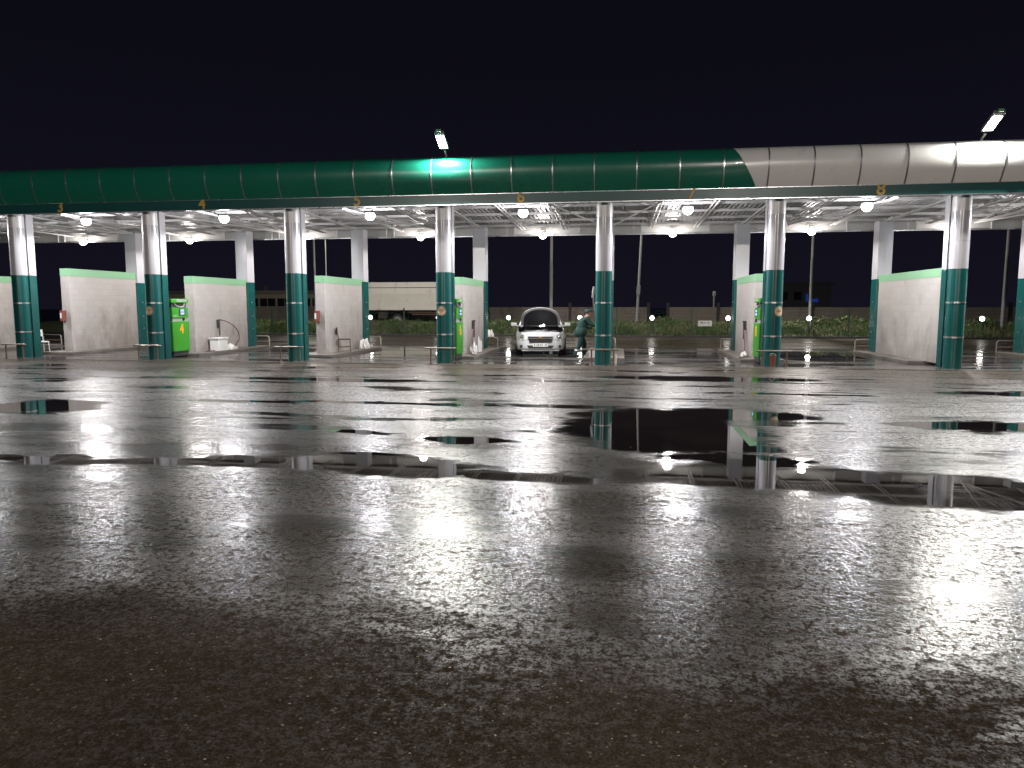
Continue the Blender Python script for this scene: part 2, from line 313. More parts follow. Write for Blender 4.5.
# ================================================================== mesh helpers
class MB:
    def __init__(s): s.bm = bmesh.new()
    def _mat(s, faces, mi):
        for f in faces: f.material_index = mi
    def box(s, c, d, rot=None, mi=0, bevel=0.0):
        r = bmesh.ops.create_cube(s.bm, size=1.0); vs = r['verts']
        bmesh.ops.scale(s.bm, vec=d, verts=vs)
        if bevel > 0:
            es = list({e for v in vs for e in v.link_edges})
            b = bmesh.ops.bevel(s.bm, geom=es, offset=bevel, segments=2, affect='EDGES', profile=0.7)
            vs = list({v for f in b['faces'] for v in f.verts} | {v for v in vs if v.is_valid})
        mtx = Matrix.Translation(c) @ (rot.to_4x4() if rot is not None else Matrix.Identity(4))
        bmesh.ops.transform(s.bm, matrix=mtx, verts=vs)
        s._mat({f for v in vs for f in v.link_faces}, mi); return s
    def cyl(s, a, b, r, r2=None, seg=16, mi=0, caps=True):
        a = Vector(a); b = Vector(b); d = b-a; L = d.length
        q = bmesh.ops.create_cone(s.bm, cap_ends=caps, segments=seg, radius1=r, radius2=r if r2 is None else r2, depth=L)
        mtx = Matrix.Translation((a+b)/2) @ d.to_track_quat('Z', 'Y').to_matrix().to_4x4()
        bmesh.ops.transform(s.bm, matrix=mtx, verts=q['verts'])
        fs = {f for v in q['verts'] for f in v.link_faces}; s._mat(fs, mi)
        for f in fs:
            if len(f.verts) == 4 and seg > 6: f.smooth = True
        return s
    def tube(s, pts, r, seg=8, mi=0):
        pts = [Vector(p) for p in pts]; rings = []
        for i, p in enumerate(pts):
            d = (pts[min(i+1, len(pts)-1)] - pts[max(i-1, 0)]).normalized()
            up = Vector((0, 0, 1)) if abs(d.z) < 0.95 else Vector((1, 0, 0))
            u = d.cross(up).normalized(); v = d.cross(u).normalized()
            rr = r[i] if isinstance(r, (list, tuple)) else r
            rings.append([s.bm.verts.new(p + u*rr*math.cos(2*math.pi*k/seg) + v*rr*math.sin(2*math.pi*k/seg)) for k in range(seg)])
        for A, B in zip(rings[:-1], rings[1:]):
            for k in range(seg):
                f = s.bm.faces.new((A[k], A[(k+1) % seg], B[(k+1) % seg], B[k])); f.smooth = True; f.material_index = mi
        for rg in (rings[0], rings[-1]):
            f = s.bm.faces.new(rg); f.material_index = mi
        return s
    def sphere(s, c, r, sc=(1, 1, 1), seg=16, mi=0):
        q = bmesh.ops.create_uvsphere(s.bm, u_segments=seg, v_segments=max(6, seg//2), radius=r)
        bmesh.ops.scale(s.bm, vec=sc, verts=q['verts']); bmesh.ops.translate(s.bm, vec=c, verts=q['verts'])
        for f in {f for v in q['verts'] for f in v.link_faces}: f.smooth = True; f.material_index = mi
        return s
    def poly_prism(s, pts, axis, a, b, mi=0, smooth=False):
        """closed outline pts (2D) pushed along axis from a to b (numbers or functions of the point)"""
        def mk(p, t):
            tv = t(p) if callable(t) else t
            if axis == 'X': return (tv, p[0], p[1])
            if axis == 'Y': return (p[0], tv, p[1])
            return (p[0], p[1], tv)
        A = [s.bm.verts.new(mk(p, a)) for p in pts]; B = [s.bm.verts.new(mk(p, b)) for p in pts]
        n = len(pts); fs = [s.bm.faces.new(A), s.bm.faces.new(B[::-1])]
        for k in range(n):
            f = s.bm.faces.new((A[k], B[k], B[(k+1) % n], A[(k+1) % n])); fs.append(f)
            if smooth: f.smooth = True
        s._mat(fs, mi); return s
    def build(s, name, mats, parent=None, loc=(0, 0, 0), auto=None):
        bmesh.ops.recalc_face_normals(s.bm, faces=s.bm.faces[:])
        me = bpy.data.meshes.new(name); s.bm.to_mesh(me); s.bm.free()
        if not isinstance(mats, (list, tuple)): mats = [mats]
        for m in mats: me.materials.append(m)
        if not auto and any(p.use_smooth for p in me.polygons): me.set_sharp_from_angle(angle=R(42))
        if auto:
            me.polygons.foreach_set('use_smooth', [True]*len(me.polygons)); me.set_sharp_from_angle(angle=R(auto))
        o = bpy.data.objects.new(name, me); col.objects.link(o); o.location = loc
        if parent is not None: o.parent = parent
        return o

def tag(o, label=None, cat=None, group=None, kind=None):
    if label: o['label'] = label
    if cat: o['category'] = cat
    if group: o['group'] = group
    if kind: o['kind'] = kind
    return o
def empty(name, loc=(0, 0, 0), rz=0.0):
    o = bpy.data.objects.new(name, None); col.objects.link(o); o.location = loc; o.rotation_euler = (0, 0, rz); o.empty_display_size = 0.2
    return o
def dup(o, loc=None, label=None, parent=None, rz=None):
    c = o.copy(); col.objects.link(c)
    if parent is not None: c.parent = parent
    for ch in list(o.children): dup(ch, parent=c)
    if loc is not None: c.location = loc
    if label: c['label'] = label
    if rz is not None: c.rotation_euler = (0, 0, rz)
    return c

# measured layout (metres; the canopy front runs along X)
X0, S = -19.594, 4.781
def cx(k): return X0 + k*S
YF, YR = 21.454, 27.045
BETWEEN = {-1: 'left of number 2 beyond the picture edge', 0: 'just left of the yellow number 3', 1: 'between the numbers 3 and 4',
           2: 'between the numbers 4 and 5', 3: 'between the numbers 5 and 6', 4: 'between the numbers 6 and 7',
           5: 'between the numbers 7 and 8', 6: 'right of the number 8', 7: 'at the right edge of the picture'}

# ================================================================== the ground
g = MB(); n = 40
for (x0, x1, y0, y1) in ((-300, 300, -60, 500),):
    vs = [g.bm.verts.new(v) for v in ((x0, y0, 0), (x1, y0, 0), (x1, y1, 0), (x0, y1, 0))]; g.bm.faces.new(vs)
tag(g.build('ground', M['asphalt']), kind='structure')
g = MB(); vs = [g.bm.verts.new(v) for v in ((-60, 20.75, 0.004), (50, 20.75, 0.004), (50, 30.2, 0.004), (-60, 30.2, 0.004))]; g.bm.faces.new(vs)
tag(g.build('pavement', M['apron']), kind='structure')
g = MB(); g.box((-5, 20.72, 0.004), (110, 0.05, 0.014)); tag(g.build('pavement_edge', M['island']), kind='structure')
g = MB(); vs = [g.bm.verts.new(v) for v in ((-120, 50.5, 0.006), (120, 50.5, 0.006), (120, 69, 0.006), (-120, 69, 0.006))]; g.bm.faces.new(vs)
tag(g.build('road', M['road_far']), kind='structure')
g = MB(); g.box((0, 40.4, 0.05), (160, 0.16, 0.12), bevel=0.015); tag(g.build('kerb', M['road_far']), kind='structure')

# grassed bank
def bank_z(x, y):
    t = (y-40.7)/9.0
    prof = 0.62*min(1, max(0, (y-40.6)/3.2))**0.7 * min(1, max(0, (50.2-y)/3.0))
    return prof + 0.10*math.sin(x*0.7+y)*prof + 0.06*math.sin(x*1.9+2.0)*prof
g = MB(); nx, ny = 180, 20; grid = []
for j in range(ny+1):
    y = 40.5 + 9.8*j/ny; grid.append([g.bm.verts.new((-70+140*i/nx, y, bank_z(-70+140*i/nx, y)+0.012)) for i in range(nx+1)])
for j in range(ny):
    for i in range(nx):
        f = g.bm.faces.new((grid[j][i], grid[j][i+1], grid[j+1][i+1], grid[j+1][i])); f.smooth = True
tag(g.build('grass_bank', M['earth']), kind='structure')
verts = []; faces = []; mids = []
rnd = random.Random(3)
for _ in range(52000):
    x = rnd.uniform(-34, 32); y = 40.65 + abs(rnd.gauss(0, 1.0))*2.3
    if y > 47.5: continue
    clump = math.sin(x*2.1+1.3*math.sin(y*1.7))*math.sin(x*0.63+y*1.1)
    if clump < -0.55 and rnd.random() < 0.5: continue
    h = rnd.uniform(0.10, 0.26)*(1.0+0.7*max(0, clump)); wd = rnd.uniform(0.012, 0.03); a = rnd.uniform(0, math.pi)
    lx, ly = rnd.gauss(0, 0.07), rnd.gauss(0, 0.07); z = bank_z(x, y)
    dx, dy = math.cos(a)*wd, math.sin(a)*wd; b = len(verts)
    verts += [(x-dx, y-dy, z), (x+dx, y+dy, z), (x+lx*0.5+dx*0.6, y+ly*0.5+dy*0.6, z+h*0.6), (x+lx, y+ly, z+h)]
    faces += [(b, b+1, b+2), (b, b+2, b+3)]; mm = 1 if (clump < -0.1 and rnd.random() < 0.6) or rnd.random() < 0.08 else 0; mids += [mm, mm]
me = bpy.data.meshes.new('grass'); me.from_pydata(verts, [], faces); me.materials.append(M['grass_a']); me.materials.append(M['grass_b'])
me.polygons.foreach_set('material_index', mids)
go = bpy.data.objects.new('grass', me); col.objects.link(go)
tag(go, 'rough green grass and dry weeds growing on the low bank behind the station', 'grass', kind='stuff')

# low weeds bushes along the crest
def bush(x, y, r, h, label):
    b = MB(); rr = random.Random(int(x*100))
    for _ in range(420):
        th = rr.uniform(0, 2*math.pi); u = rr.random()**0.6; zz = rr.random()
        p = Vector((x+math.cos(th)*r*u*(1-0.4*zz), y+math.sin(th)*r*0.7*u, bank_z(x, y)+zz*h*(1-0.35*u)))
        s_ = rr.uniform(0.03, 0.07); n_ = Vector((rr.gauss(0, 1), rr.gauss(0, 1), rr.gauss(0, 0.6))).normalized(); a_ = n_.orthogonal().normalized(); c_ = n_.cross(a_)
        vs = [b.bm.verts.new(p+a_*s_*1.4), b.bm.verts.new(p+c_*s_*0.6), b.bm.verts.new(p-a_*s_*1.4), b.bm.verts.new(p-c_*s_*0.6)]
        f = b.bm.faces.new(vs); f.material_index = 0 if rr.random() < 0.75 else 1
    o = b.build('weed_bush', [M['grass_a'], M['grass_b']])
    tag(o, label, 'bush', 'bushes along the grass bank')
bush(11.2, 43.5, 1.1, 0.62, 'low green bush on the bank right of the pole with the bright foot')
bush(13.0, 43.9, 1.2, 0.55, 'low green bush on the bank just left of the last rear column')
bush(19.7, 43.0, 1.0, 0.70, 'dark bush beside the low lamp at the right edge')
bush(2.6, 43.8, 1.0, 0.45, 'low bush on the bank left of the small white board')
bush(-9.2, 43.6, 1.0, 0.38, 'low bush on the bank under the pale trailer')

# ================================================================== the canopy
can = empty('canopy', (0, 21, 0)); tag(can, 'long filling station canopy with curved green and white fascia on round columns', 'canopy')
def cpart(mb, name, m, label=None, parent=None, auto=None):
    o = mb.build(name, m, parent or can, auto=auto); 
    if parent is None: o.location = (0, -21, 0)
    if label: o['label'] = label
    return o
PROF = [(20.93, 4.925), (20.845, 5.06), (20.775, 5.20), (20.72, 5.36), (20.695, 5.52), (20.70, 5.66), (20.74, 5.79), (20.82, 5.90), (20.94, 5.975), (21.10, 6.01)]
def inner(P, d):
    out = []
    for i, (y, z) in enumerate(P):
        a = P[max(i-1, 0)]; b = P[min(i+1, len(P)-1)]; ty, tz = b[0]-a[0], b[1]-a[1]; l = math.hypot(ty, tz)
        out.append((y+tz/l*d, z-ty/l*d))
    return out
def panel(x0, x1, m, name='fascia_panel', label=None, off=0.0, d=0.03):
    P = inner(PROF, -off) if off else PROF
    pts = P + inner(PROF, d)[::-1]
    mb = MB(); mb.poly_prism(pts, 'X', x0, x1)
    return cpart(mb, name, m, label, auto=50)
XJ = [3.91 + 1.166*k for k in range(-26, 14)]
def diag(p): # where green meets white, leaning with height
    z = p[1]; return 3.06 + (5.88-z)/(5.88-4.92)*0.57
for a, b in zip(XJ[:-1], XJ[1:]):
    gp = 0.008
    if b < 3.0 or b < 3.95 and a < 2.7: panel(a+gp, b-gp, M['fascia_green'])
    elif a < 2.9:
        panel(a+gp, lambda p: diag(p)-0.006, M['fascia_green'], label='green fascia panel cut off at a slant beside the white ones')
        panel(lambda p: diag(p)+0.006, b-gp, M['fascia_white'], label='white fascia panel with a slanted edge against the green')
    else: panel(a+gp, b-gp, M['fascia_white'])
for x in XJ:
    P = inner(PROF, -0.012); Q = inner(PROF, 0.02)
    mb = MB(); hw = 0.016 if x < 3.5 else 0.02
    mb.poly_prism(P+Q[::-1], 'X', x-hw, x+hw); cpart(mb, 'joint_strip', M['alu'] if x < 3.5 else M['joint_dark'], auto=50)
XA, XB = XJ[0], XJ[-1]
mb = MB(); mb.box(((XA+XB)/2, 20.97, 4.775), (XB-XA, 0.05, 0.27)); cpart(mb, 'fascia_band', M['fascia_band'])
mb = MB(); mb.box(((XA+XB)/2, 20.955, 4.625), (XB-XA, 0.07, 0.024)); mb.box(((XA+XB)/2, 20.96, 4.9175), (XB-XA, 0.06, 0.012)); cpart(mb, 'edge_trim', M['alu'])
# ceiling sheets (ribbed) and roof
mb = MB(); pit = 0.15; xs = []; x = XA; k = 0
while x < XB:
    xs += [(x, 0.0), (x+pit*0.45, 0.0), (x+pit*0.55, 0.045), (x+pit*0.9, 0.045)]; x += pit
def zc(y): return 4.97 - (y-21.0)*0.028
rows = []
for y in (20.99, 22.8, 24.6, 26.4, 28.1):
    rows.append([mb.bm.verts.new((a, y, zc(y)+b)) for a, b in xs])
for A, B in zip(rows[:-1], rows[1:]):
    for i in range(len(A)-1): mb.bm.faces.new((A[i], A[i+1], B[i+1], B[i]))
cpart(mb, 'ceiling_sheet', M['deck'])
mb = MB(); mb.poly_prism([(21.1, 5.98), (28.2, 5.05), (28.2, 4.95), (21.1, 5.88)], 'X', XA, XB); cpart(mb, 'roof', M['deck_top'])
mb = MB(); mb.box(((XA+XB)/2, 27.98, 4.56), (XB-XA, 0.28, 0.36), bevel=0.01); cpart(mb, 'gutter_beam', M['gutter'])
mb = MB(); mb.box(((XA+XB)/2, 27.83, 4.375), (XB-XA, 0.05, 0.03)); cpart(mb, 'gutter_lip', M['alu'])
for y, z in ((21.35, 4.72), (22.7, 4.78), (24.2, 4.74), (25.7, 4.70), (27.0, 4.67)):
    mb = MB(); mb.box(((XA+XB)/2, y, z), (XB-XA, 0.06, 0.08)); cpart(mb, 'purlin', M['steel'])
kk = 0
xr = cx(-1) + S/6
xr = cx(-1)-0.0
while xr < XB-1:
    mb = MB()
    for dx in (-0.06, 0.06):
        mb.cyl((xr+dx, 21.3, 4.70), (xr+dx, 27.8, 4.60), 0.022, seg=6)
    for j in range(9):
        y0 = 21.5+j*0.7; mb.cyl((xr-0.06, y0, 4.69-j*0.01), (xr+0.06, y0+0.35, 4.86-j*0.018), 0.012, seg=5); mb.cyl((xr+0.06, y0+0.35, 4.86-j*0.018), (xr-0.06, y0+0.7, 4.69-j*0.01), 0.012, seg=5)
    cpart(mb, 'rafter', M['steel'])
    if kk % 2 == 0:
        sgn = 1 if (kk//2) % 2 else -1
        mb = MB(); mb.cyl((xr, 21.5, 4.665), (xr+sgn*S/3, 27.6, 4.60), 0.025, seg=6); cpart(mb, 'cross_brace', M['steel'])
    xr += S/3; kk += 1
for i in range(-1, 8):
    for dx in (-1.45, -1.15, 1.3):
        mb = MB(); mb.box((cx(i)+S/2+dx, 27.80, 4.58), (0.035, 0.06, 0.38)); mb.box((cx(i)+S/2+dx, 27.80, 4.60), (0.09, 0.05, 0.05)); cpart(mb, 'gutter_bracket', M['steel'])
# bay numbers
def text(ch, size, m, name, parent, loc, rot, label=None, ext=0.006, sx_=1.0):
    cu = bpy.data.curves.new(name, 'FONT'); cu.body = ch; cu.size = size; cu.align_x = 'CENTER'; cu.align_y = 'CENTER'; cu.extrude = ext; cu.offset = size*0.018
    cu.materials.append(m); tmp = bpy.data.objects.new(name, cu); col.objects.link(tmp)
    me = bpy.data.meshes.new_from_object(tmp.evaluated_get(bpy.context.evaluated_depsgraph_get())); bpy.data.objects.remove(tmp); me.name = name
    o = bpy.data.objects.new(name, me); col.objects.link(o); o.parent = parent; o.location = loc; o.rotation_euler = rot; o.scale = (sx_, 1, 1)
    if label: o['label'] = label
    return o
for ch, x in (('2', -22.3), ('3', -17.50), ('4', -12.67), ('5', -7.73), ('6', -2.84), ('7', 1.93), ('8', 6.84), ('9', 11.8)):
    if ch in '29': continue
    text(ch, 0.47, M['ochre'], 'bay_number', can, (x, 20.93-21, 4.80), (math.pi/2, 0, 0), 'yellow number %s on the teal fascia band' % ch)

# ================================================================== columns
def front_column():
    t = empty('column'); 
    mb = MB()
    mb.cyl((0, 0, 2.71), (0, 0, 3.44), 0.237, seg=40); mb.cyl((0, 0, 3.452), (0, 0, 4.24), 0.237, seg=40); mb.cyl((0, 0, 2.62), (0, 0, 4.7), 0.229, seg=40)
    mb.build('upper_cladding', M['white_clad'], t)
    mb = MB()
    for a, b in ((0.0, 0.845), (0.865, 1.79), (1.81, 2.71)): mb.cyl((0, 0, a), (0, 0, b), 0.237, seg=40)
    mb.build('lower_cladding', M['green_clad'], t)
    for z in (0.855, 1.80):
        mb = MB(); mb.cyl((0, 0, z-0.022), (0, 0, z+0.022), 0.243, seg=40); mb.build('seam_ring', M['alu'], t)
    mb = MB(); mb.cyl((0, 0, 4.245), (0, 0, 4.62), 0.232, seg=40); mb.build('top_collar', M['steel'], t)
    mb = MB(); mb.box((0, 0.30, 3.705), (0.468, 0.30, 1.99), bevel=0.012); b = mb.build('upper_pilaster', M['white_clad'], t)
    mb = MB(); mb.box((0, 0.30, 1.353), (0.468, 0.30, 2.70), bevel=0.012); mb.build('lower_pilaster', M['green_clad'], t)
    for z in (1.2, 1.75):
        mb = MB(); mb.cyl((-0.245, 0.32, z), (0.245, 0.32, z), 0.014, seg=8); mb.build('bolt', M['chrome'], t)
    return t
def rear_column():
    t = empty('rear_column')
    mb = MB(); mb.box((0, 0.27, 3.65), (0.478, 0.536, 2.02), bevel=0.012); mb.build('upper_cladding', M['white_clad'], t)
    mb = MB(); mb.box((0, 0.27, 1.317), (0.478, 0.536, 2.634), bevel=0.012); mb.build('lower_cladding', M['green_clad'], t)
    for z in (0.8, 1.3, 1.85):
        mb = MB(); mb.box((0, 0.27, z), (0.486, 0.10, 0.035)); mb.build('joint_clip', M['alu'], t)
    return t
fc = front_column(); rc = rear_column()
tag(fc, cat='column', group='round columns along the canopy front'); tag(rc, cat='column', group='square columns along the canopy back')
fcs = {}; rcs = {}
for k in range(-1, 8):
    a = fc if k == -1 else dup(fc); a.location = (cx(k), YF, 0); fcs[k] = a
    b = rc if k == -1 else dup(rc); b.location = (cx(k)-(0.45 if k == -1 else 0), YR, 0); rcs[k] = b
    a['label'] = 'round green and white front column ' + BETWEEN[k]
    b['label'] = 'square green and white rear column behind the wall ' + {-1: 'at the left edge', 0: 'left of the green dispenser numbered 4', 1: 'with the looped red hose', 2: 'with the dark chair', 3: 'right of the pale trailer', 4: 'hidden behind the column beside the man', 5: 'left of the column under numbers 7 and 8', 6: 'left of the wide column right of the number 8', 7: 'at the right edge'}[k]

# ================================================================== islands and walls
for k in range(-1, 8):
    mb = MB(); mb.box((cx(k), 25.35, 0.045), (1.30, 5.1, 0.10), bevel=0.02)
    mb.build('traffic_island', M['island'])['kind'] = 'structure'
def wall():
    t = empty('partition_wall')
    mb = MB(); mb.box((0, 1.82, 1.36), (0.32, 3.62, 2.54)); mb.build('wall_body', M['wall'], t)
    mb = MB(); mb.box((0, 1.82, 2.755), (0.336, 3.636, 0.25), bevel=0.006); mb.build('top_band', M['wall_band'], t)
    return t
wl = wall(); tag(wl, cat='wall', group='partition walls between the bays')
walls = {}
WL = {-1: 'pale blockwork wall cut off by the left picture edge', 0: 'pale wall with a red box, left of the number 4 column', 1: 'pale stained wall behind the dispenser numbered 4 with a looped hose',
      2: 'pale wall with a red box and a dark chair at its foot', 3: 'pale wall seen edge-on behind the column between numbers 5 and 6', 4: 'pale wall hidden behind the column beside the man',
      5: 'pale wall with hanging hose left of the column between numbers 7 and 8', 6: 'long pale wall left of the column right of the number 8', 7: 'pale wall cut off by the right picture edge'}
for k in range(-1, 8):
    a = wl if k == -1 else dup(wl); a.location = (cx(k), 23.40, 0); a['label'] = WL[k]; walls[k] = a
    a.scale.z = {0: 1.055, 1: 0.951, 2: 0.945, 3: 0.92, 5: 0.937, 6: 0.962, 7: 0.97}.get(k, 1.0)
    if k >= 6: a.location.y = 22.02; a.scale.y = 1.38

# ================================================================== dispensers
def dispenser(k, num, scr):
    t = empty('gas_dispenser', (cx(k), 22.45, 0)); h = 0.27
    mb = MB(); mb.box((0, 0, 0.12), (0.46, 0.86, 0.16), bevel=0.01); mb.build('plinth', M['disp_dark'], t)
    mb = MB(); mb.box((0, 0, 0.70), (0.54, 0.92, 1.00), bevel=0.02); mb.build('lower_cabinet', M['disp_green'], t)
    mb = MB(); mb.box((0, 0.0, 1.26), (0.46, 0.80, 0.13)); mb.build('mid_recess', M['disp_pale'], t)
    mb = MB(); mb.box((0, 0, 1.485), (0.52, 0.90, 0.34), bevel=0.02); mb.build('head', M['disp_green'], t)
    mb = MB(); mb.box((0, 0.0, 1.73), (0.42, 0.82, 0.18)); mb.build('upper_recess', M['disp_dark'], t)
    mb = MB(); mb.box((0, 0, 1.875), (0.54, 0.94, 0.13), bevel=0.025); mb.build('canopy_cap', M['disp_green'], t)
    mb = MB(); mb.box((0, -0.44, 1.05), (0.10, 0.035, 1.72)); mb.build('side_channel', M['alu'], t)
    for sg in (-1, 1):
        mb = MB(); mb.box((sg*0.262, 0.10, 1.50), (0.012, 0.36, 0.22), bevel=0.003); dp = mb.build('display', M['disp_dark'], t)
        for z in (1.555, 1.455):
            mb = MB(); mb.box((sg*0.270, 0.10, z), (0.006, 0.20, 0.07)); mb.build('screen', M['screen'], dp)
        mb = MB(); mb.box((sg*0.262, 0.08, 1.88), (0.02, 0.55, 0.07)); mb.build('cap_panel', M['disp_pale'], t)
        pts = [(sg*0.235, -0.28, 1.79), (sg*0.26, -0.2, 1.70), (sg*0.265, 0, 1.665), (sg*0.26, 0.2, 1.70), (sg*0.235, 0.28, 1.79)]
        mb = MB(); mb.tube(pts, 0.02, 6); mb.build('hose_guide', M['disp_pale'], t)
        text(num, 0.44, M['orange'], 'number', t, (sg*0.272, 0.02, 0.93), (math.pi/2, 0, sg*math.pi/2), 'orange number %s on the green cabinet' % num, ext=0.004)
        mb = MB(); mb.box((sg*0.25, 0.18, 1.265), (0.05, 0.06, 0.09)); mb.build('nozzle_holder', M['black_rubber'], t)
    tag(t, None, 'fuel dispenser', 'green dispensers on the islands')
    return t
dispenser(1, '4', 0)['label'] = 'bright green dispenser marked with an orange 4 beside a round column'
dispenser(3, '6', 0)['label'] = 'narrow-looking green dispenser behind the column between numbers 5 and 6'
dispenser(5, '8', 0)['label'] = 'green dispenser left of the column between numbers 7 and 8'

# ================================================================== decals on three columns
for k in (1, 3, 5):
    t = empty('round_sign', (cx(k), YF, 1.56)); 
    # built on the cylinder's curve
    def disc(r, rad, name, m, par):
        mb = MB(); ctr = None; prev = None; ring = []
        ax = -0.03 if k < 4 else 0.12
        cv = mb.bm.verts.new((math.sin(ax/0.24)*rad, -math.cos(ax/0.24)*rad, 0)); ring = []
        for j in range(28):
            a = 2*math.pi*j/28; u = ax + r*math.cos(a); ring.append(mb.bm.verts.new((math.sin(u/0.24)*rad, -math.cos(u/0.24)*rad, r*math.sin(a))))
        for j in range(28): mb.bm.faces.new((cv, ring[j], ring[(j+1) % 28]))
        o = mb.build(name, m, par); md = o.modifiers.new('s', 'SOLIDIFY'); md.thickness = 0.003; md.offset = -1; return o
    disc(0.155, 0.2415, 'sign_rim', M['decal_ring'], t)
    disc(0.125, 0.2465, 'sign_face', M['decal_face'], t)
    ax = -0.03 if k < 4 else 0.12
    mb = MB()
    for (u, z, wd, hh) in ((-0.05, -0.005, 0.035, 0.022), (0.0, -0.003, 0.03, 0.018), (0.045, 0.0, 0.03, 0.022), (0.03, 0.035, 0.04, 0.012), (-0.02, 0.022, 0.05, 0.008)):
        an = (ax+u)/0.24; mb.box((math.sin(an)*0.249, -math.cos(an)*0.249, z), (wd, 0.004, hh), rot=Matrix.Rotation(an, 3, 'Z'))
    mb.build('sign_mark', M['decal_dark'], t)
    tag(t, {1: 'small round tan sign on the green column left of the dispenser marked 4', 3: 'small round tan sign on the column between numbers 5 and 6', 5: 'small round tan sign on the column between numbers 7 and 8'}[k], 'sign', 'round signs on the columns')

# ================================================================== pipe barriers
def barrier(rear=False):
    t = empty('pipe_barrier')
    L = 0.47
    mb = MB(); mb.tube([(-L, 0, 0.45), (L, 0, 0.45)], 0.024, 10); mb.build('top_rail', M['rail'], t)
    for x in (-0.30, 0.34):
        mb = MB(); mb.tube([(x, 0, 0.0), (x, 0, 0.428)], 0.024, 10); mb.cyl((x, 0, 0), (x, 0, 0.012), 0.05, seg=12); mb.build('post', M['rail_rust'], t)
    return t
br = barrier(); tag(br, cat='barrier', group='pipe barriers in front of the columns')
for k in range(-1, 6):
    a = br if k == -1 else dup(br)
    a.location = (cx(k)-0.02, YF-0.42, 0.004); a.rotation_euler = (0, 0, R(random.uniform(-3, 3)))
    a['label'] = 'low pipe barrier at the column ' + BETWEEN[k].replace('just ', '')
def rear_barrier():
    t = empty('rear_barrier')
    mb = MB(); mb.tube([(-0.42, 0, 0.0), (-0.42, 0, 0.42), (-0.38, 0, 0.47), (0.38, 0, 0.47), (0.42, 0, 0.42), (0.42, 0, 0)], 0.026, 10); mb.build('hoop', M['rail'], t)
    mb = MB(); mb.tube([(-0.42, 0, 0.24), (0.42, 0, 0.24)], 0.018, 8); mb.build('cross_rail', M['rail_rust'], t)
    return t
rb = rear_barrier(); tag(rb, cat='barrier', group='hoop barriers behind the rear columns')
for k in range(-1, 8):
    a = rb if k == -1 else dup(rb); a.location = (cx(k)+(0.10 if k < 4 else -0.1), YR+1.05, 0.005)
    a['label'] = 'low hoop barrier behind the rear column ' + {-1: 'at the left edge', 0: 'left of dispenser 4', 1: 'with the looped hose', 2: 'with the dark chair', 3: 'left of the white car', 4: 'behind the man', 5: 'left of the number 8 bay', 6: 'right of the number 8', 7: 'at the right edge'}[k]

# ================================================================== wall fittings
for k in (0, 2):
    t = empty('extinguisher_box', (cx(k)-0.09, 23.40, 1.17))
    mb = MB(); mb.box((0, -0.065, 0.19), (0.15, 0.13, 0.38), bevel=0.01); mb.build('case', M['red_box'], t)
    mb = MB(); mb.box((-0.028, -0.134, 0.20), (0.06, 0.006, 0.19)); mb.build('notice', M['white_plastic'], t)
    tag(t, 'small red fire box with white notice on the wall ' + {0: 'left of the number 4 column', 2: 'above the dark chair'}[k], 'fire box', 'red fire boxes on the wall ends')
# filling hoses with wall valves
def hose_set(k, side, label, loop):
    t = empty('filling_hose', (cx(k)+side*0.16, 24.85, 0))
    mb = MB(); mb.box((side*0.03, 0, 1.06), (0.05, 0.12, 0.30), bevel=0.01); mb.cyl((side*0.08, 0, 0.62), (side*0.08, 0, 1.22), 0.025, seg=10); mb.build('valve_pipe', M['disp_dark'], t)
    mb = MB(); mb.box((side*0.09, 0.02, 1.16), (0.05, 0.16, 0.05), rot=Matrix.Rotation(0.5, 3, 'X')); mb.build('valve_handle', M['engine_grey'], t)
    pts = []
    for i in range(25):
        u = i/24; a = math.pi*0.5 - u*math.pi*1.15
        if loop: pts.append((side*(0.10+0.10*math.sin(u*3)), 0.05+1.15*math.sin(u*math.pi*0.62)*(1 if u < 0.8 else 1-(u-0.8)*1.2), 1.20-u**1.5*1.09))
        else: pts.append((side*0.10, 0.05-0.55*math.sin(u*math.pi*0.5), 1.20-u*1.10))
    if loop:
        e = pts[-1]
        for i in range(1, 10): pts.append((side*(0.12+0.02*i), e[1]-0.24*i, 0.115))
    else:
        e = pts[-1]
        for i in range(1, 7): pts.append((side*(0.12+0.03*i*i/3), e[1]-0.22*i, 0.115))
    mb = MB(); mb.tube(pts, 0.016, 7); mb.build('hose', M['hose'], t)
    tag(t, label, 'hose', 'filling hoses on the walls')
hose_set(1, 1, 'red filling hose looping from a black valve on the stained wall by dispenser 4', True)
hose_set(3, 1, 'filling hose and valve pipe on the wall between numbers 5 and 6', False)
hose_set(5, -1, 'filling hose hanging down the wall left of the column between numbers 7 and 8', False)

